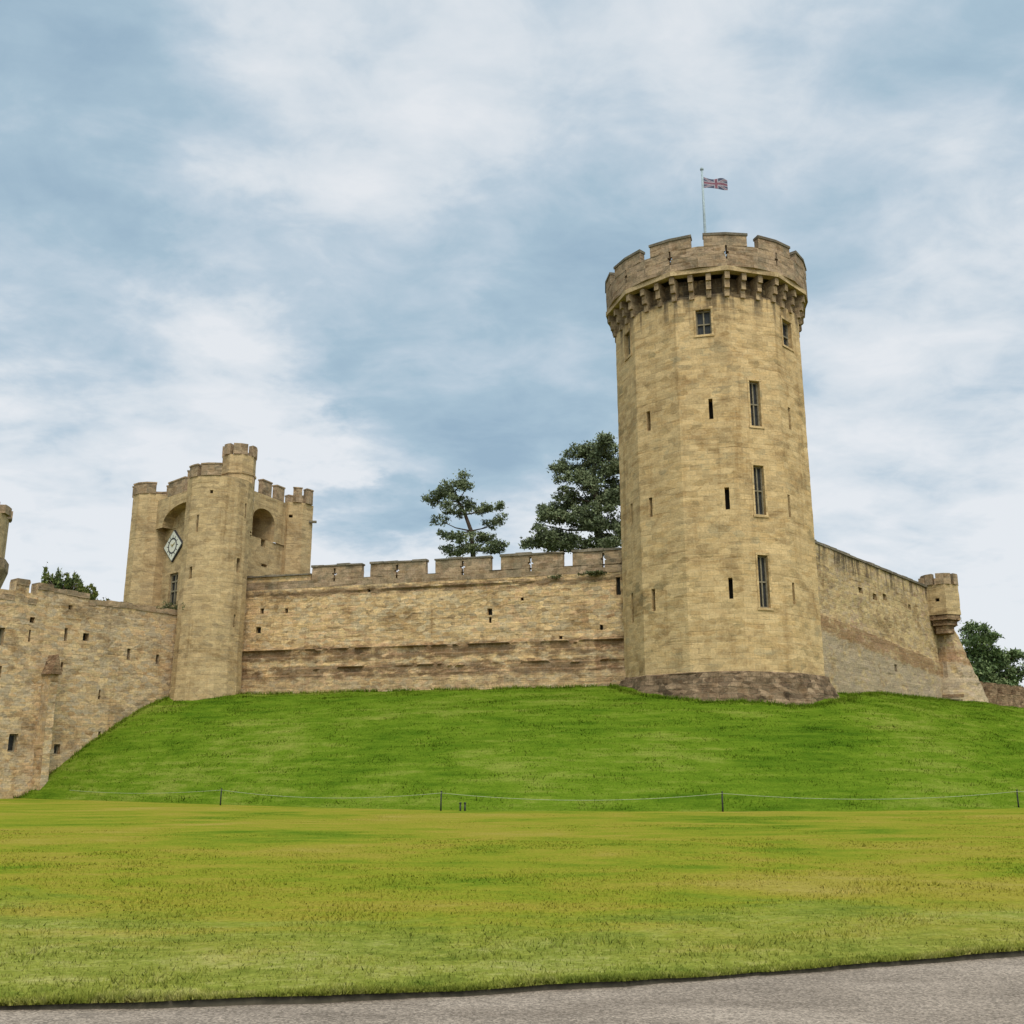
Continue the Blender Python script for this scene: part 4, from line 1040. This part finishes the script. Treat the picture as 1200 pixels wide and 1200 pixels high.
tree('pine_tree', 'large dense dark pine partly hidden behind the tall tower', 'pine tree', (at(702, 700, 97).x, 97, ZC), 97,
     [(703, 690), (702, 645), (701, 620), (699, 590), (696, 565), (697, 540), (702, 525)],
     [(703, 524, 11, 5), (690, 527, 11, 6), (714, 528, 9, 6), (676, 532, 10, 6), (662, 540, 10, 6), (652, 548, 8, 5), (700, 535, 11, 6), (720, 538, 9, 7), (685, 545, 9, 6), (727, 552, 10, 7), (706, 553, 10, 6), (690, 562, 9, 6), (675, 567, 9, 6),
      (718, 570, 10, 7), (700, 575, 9, 6), (665, 580, 10, 6), (680, 585, 10, 6), (650, 590, 10, 6), (640, 600, 9, 6), (665, 596, 9, 5), (715, 590, 9, 6), (646, 610, 9, 5), (634, 608, 6, 7), (660, 612, 9, 5),
      (676, 616, 11, 6), (650, 624, 11, 6), (662, 630, 12, 6), (636, 632, 11, 5), (622, 640, 9, 4), (645, 640, 12, 5), (668, 640, 10, 6), (690, 612, 9, 5), (716, 612, 10, 6), (728, 625, 9, 8), (712, 632, 8, 5), (690, 640, 8, 5), (740, 540, 11, 8), (745, 570, 12, 8), (742, 600, 12, 8), (756, 550, 10, 7), (760, 585, 11, 7), (704, 600, 10, 6), (712, 583, 9, 6), (690, 574, 9, 6), (710, 562, 9, 6), (698, 622, 10, 6), (716, 640, 10, 6), (680, 606, 9, 6), (706, 645, 10, 5), (725, 585, 10, 7), (660, 560, 7, 5)],
     M['pine'], 33, .26, 640, .5, G2, 2.4, .75, 1.42)
tree('leafy_tree', 'layered green tree spreading beyond the corner turret, over the low wall', 'tree', (at(1158, 800, 122).x, 122, 5.5), 122,
     [(1158, 815), (1156, 800), (1152, 780), (1148, 762), (1142, 748)],
     [(1134, 741, 9, 5), (1145, 750, 10, 5), (1130, 755, 9, 6), (1150, 765, 11, 5), (1136, 770, 10, 6), (1165, 768, 9, 4), (1178, 772, 10, 4), (1190, 768, 8, 3.5), (1160, 778, 11, 6), (1176, 784, 11, 6), (1190, 788, 8, 6), (1145, 785, 11, 7), (1162, 794, 11, 6),
      (1180, 798, 9, 5), (1150, 802, 11, 6), (1170, 808, 10, 5), (1135, 790, 9, 6), (1194, 800, 6, 5)], M['broad'], 44, .36, 420, .4, None, 2.5)
yp = []
for px, py, h in ((48, 684, 8), (56, 677, 9), (63, 672, 9), (70, 677, 8), (77, 681, 8), (84, 680, 9), (90, 686, 7), (97, 688, 7), (104, 690, 6), (112, 697, 5), (60, 684, 9), (72, 688, 9), (84, 691, 9), (96, 696, 8), (50, 694, 9), (66, 696, 10), (80, 698, 9)):
    yp.append((px, py - 1, 2.6, h + 1)); yp.append((px + 2.5, py + 5, 2.6, h)); yp.append((px + 1, py + 10, 6, 7))
tree('yew_tree', 'bushy yellow-green conifer with spiky shoots peeping over the buttressed wall', 'conifer', (at(76, 720, 86).x, 86, 4), 86, [(76, 760), (76, 720), (75, 695)], yp, M['yew'], 55, .25, 1500, .3, None, 1.4, 3.5, 1.0)

def weed(name, label, px, py, Y, rx, rz, n, seed, cat='plant', mat='weed'):
    c = at(px, py, Y); k = Y / 1200; rr = np.random.default_rng(seed)
    pads = [(c + Vector((rr.normal(0, rx * k * .5), rr.normal(0, .08), rr.normal(0, rz * k * .4))), rx * k * .5, rz * k * .5) for _ in range(n)]
    root = empty(name, tuple(c - Vector((0, 0, rz * k))), label, cat)
    leaf_mesh('foliage', foliage(pads, .13, 500, seed), M[mat], root)
    return root
weed('wall_plant', 'brownish plant growing on the wall top beneath the clock window', 199, 712, 81.2, 13, 6, 9, 3)
weed('wall_plant', 'tuft of weeds on the wall top against the round gatehouse tower', 215, 712, 76.4, 3.5, 5, 4, 4)
weed('wall_plant', 'green shrub sprouting beside the corner turret\'s corbels', 1122, 724, 88.2, 4.5, 9, 7, 5, 'plant', 'broad')
mo1 = hit(652, 676, W0, wn); weed('wall_plant', 'dark mossy weeds below the cross slit nearest the tall tower', 650, 676, mo1.y - .1, 10, 3.0, 6, 6)
mo1 = hit(700, 671, W0, wn); weed('wall_plant', 'trailing strip of moss along the parapet foot next to the tall tower', 700, 671, mo1.y - .1, 15, 2.6, 9, 7)
mo1 = hit(285, 705, W0, wn); weed('wall_plant', 'weeds in the joint between round gatehouse tower and curtain wall', 284, 707, mo1.y - .15, 3.5, 6, 5, 8)

# ------------------------------------------------------------------ rope fence and small lawn fittings
posts = [(38, 935), (256, 944), (516, 950.5), (849, 951.5), (1198, 947), (1560, 938)]
fp_ = [ground(*p) + Vector((0, .35, 0)) for p in posts]
rf_ = empty('rope_fence', tuple(fp_[2]), 'thin rope fence on short dark posts along the foot of the mound', 'fence')
tops = []
for p in fp_:
    z0 = -.05; h = .82; pm = MB()
    tube(pm, [(p.x, p.y, z0), (p.x, p.y, h * .6), (p.x + .01, p.y, h)], .038, .032, 8)
    tube(pm, [(p.x + .01, p.y, h), (p.x + .01, p.y, h + .03)], .045, .025, 8)
    pm.build('post', M['post'], rf_, smooth=True); tops.append(Vector((p.x + .01, p.y - .05, h - .06)))
rp = MB()
for a, b in zip(tops, tops[1:]):
    pts = [a.lerp(b, i / 16) - Vector((0, 0, .30 * (1 - (2 * i / 16 - 1) ** 2))) for i in range(17)]
    tube(rp, pts, .012, .012, 6)
rp.build('rope', M['rope'], rf_, smooth=True)
for (px, py), lb in (((539, 950.5), 'short dark marker peg by the rope fence, the one nearer the post'), ((544.5, 950.5), 'short dark marker peg by the rope fence, the one farther from the post')):
    p = ground(px, py) + Vector((0, .3, 0)); pm = MB(); tube(pm, [(p.x, p.y, -.05), (p.x, p.y, .30)], .045, .04, 8); tube(pm, [(p.x, p.y, .30), (p.x, p.y, .36)], .065, .05, 8)
    own(pm.build('marker_peg', M['post'], smooth=True), lb, 'peg', 'marker pegs by the rope fence')
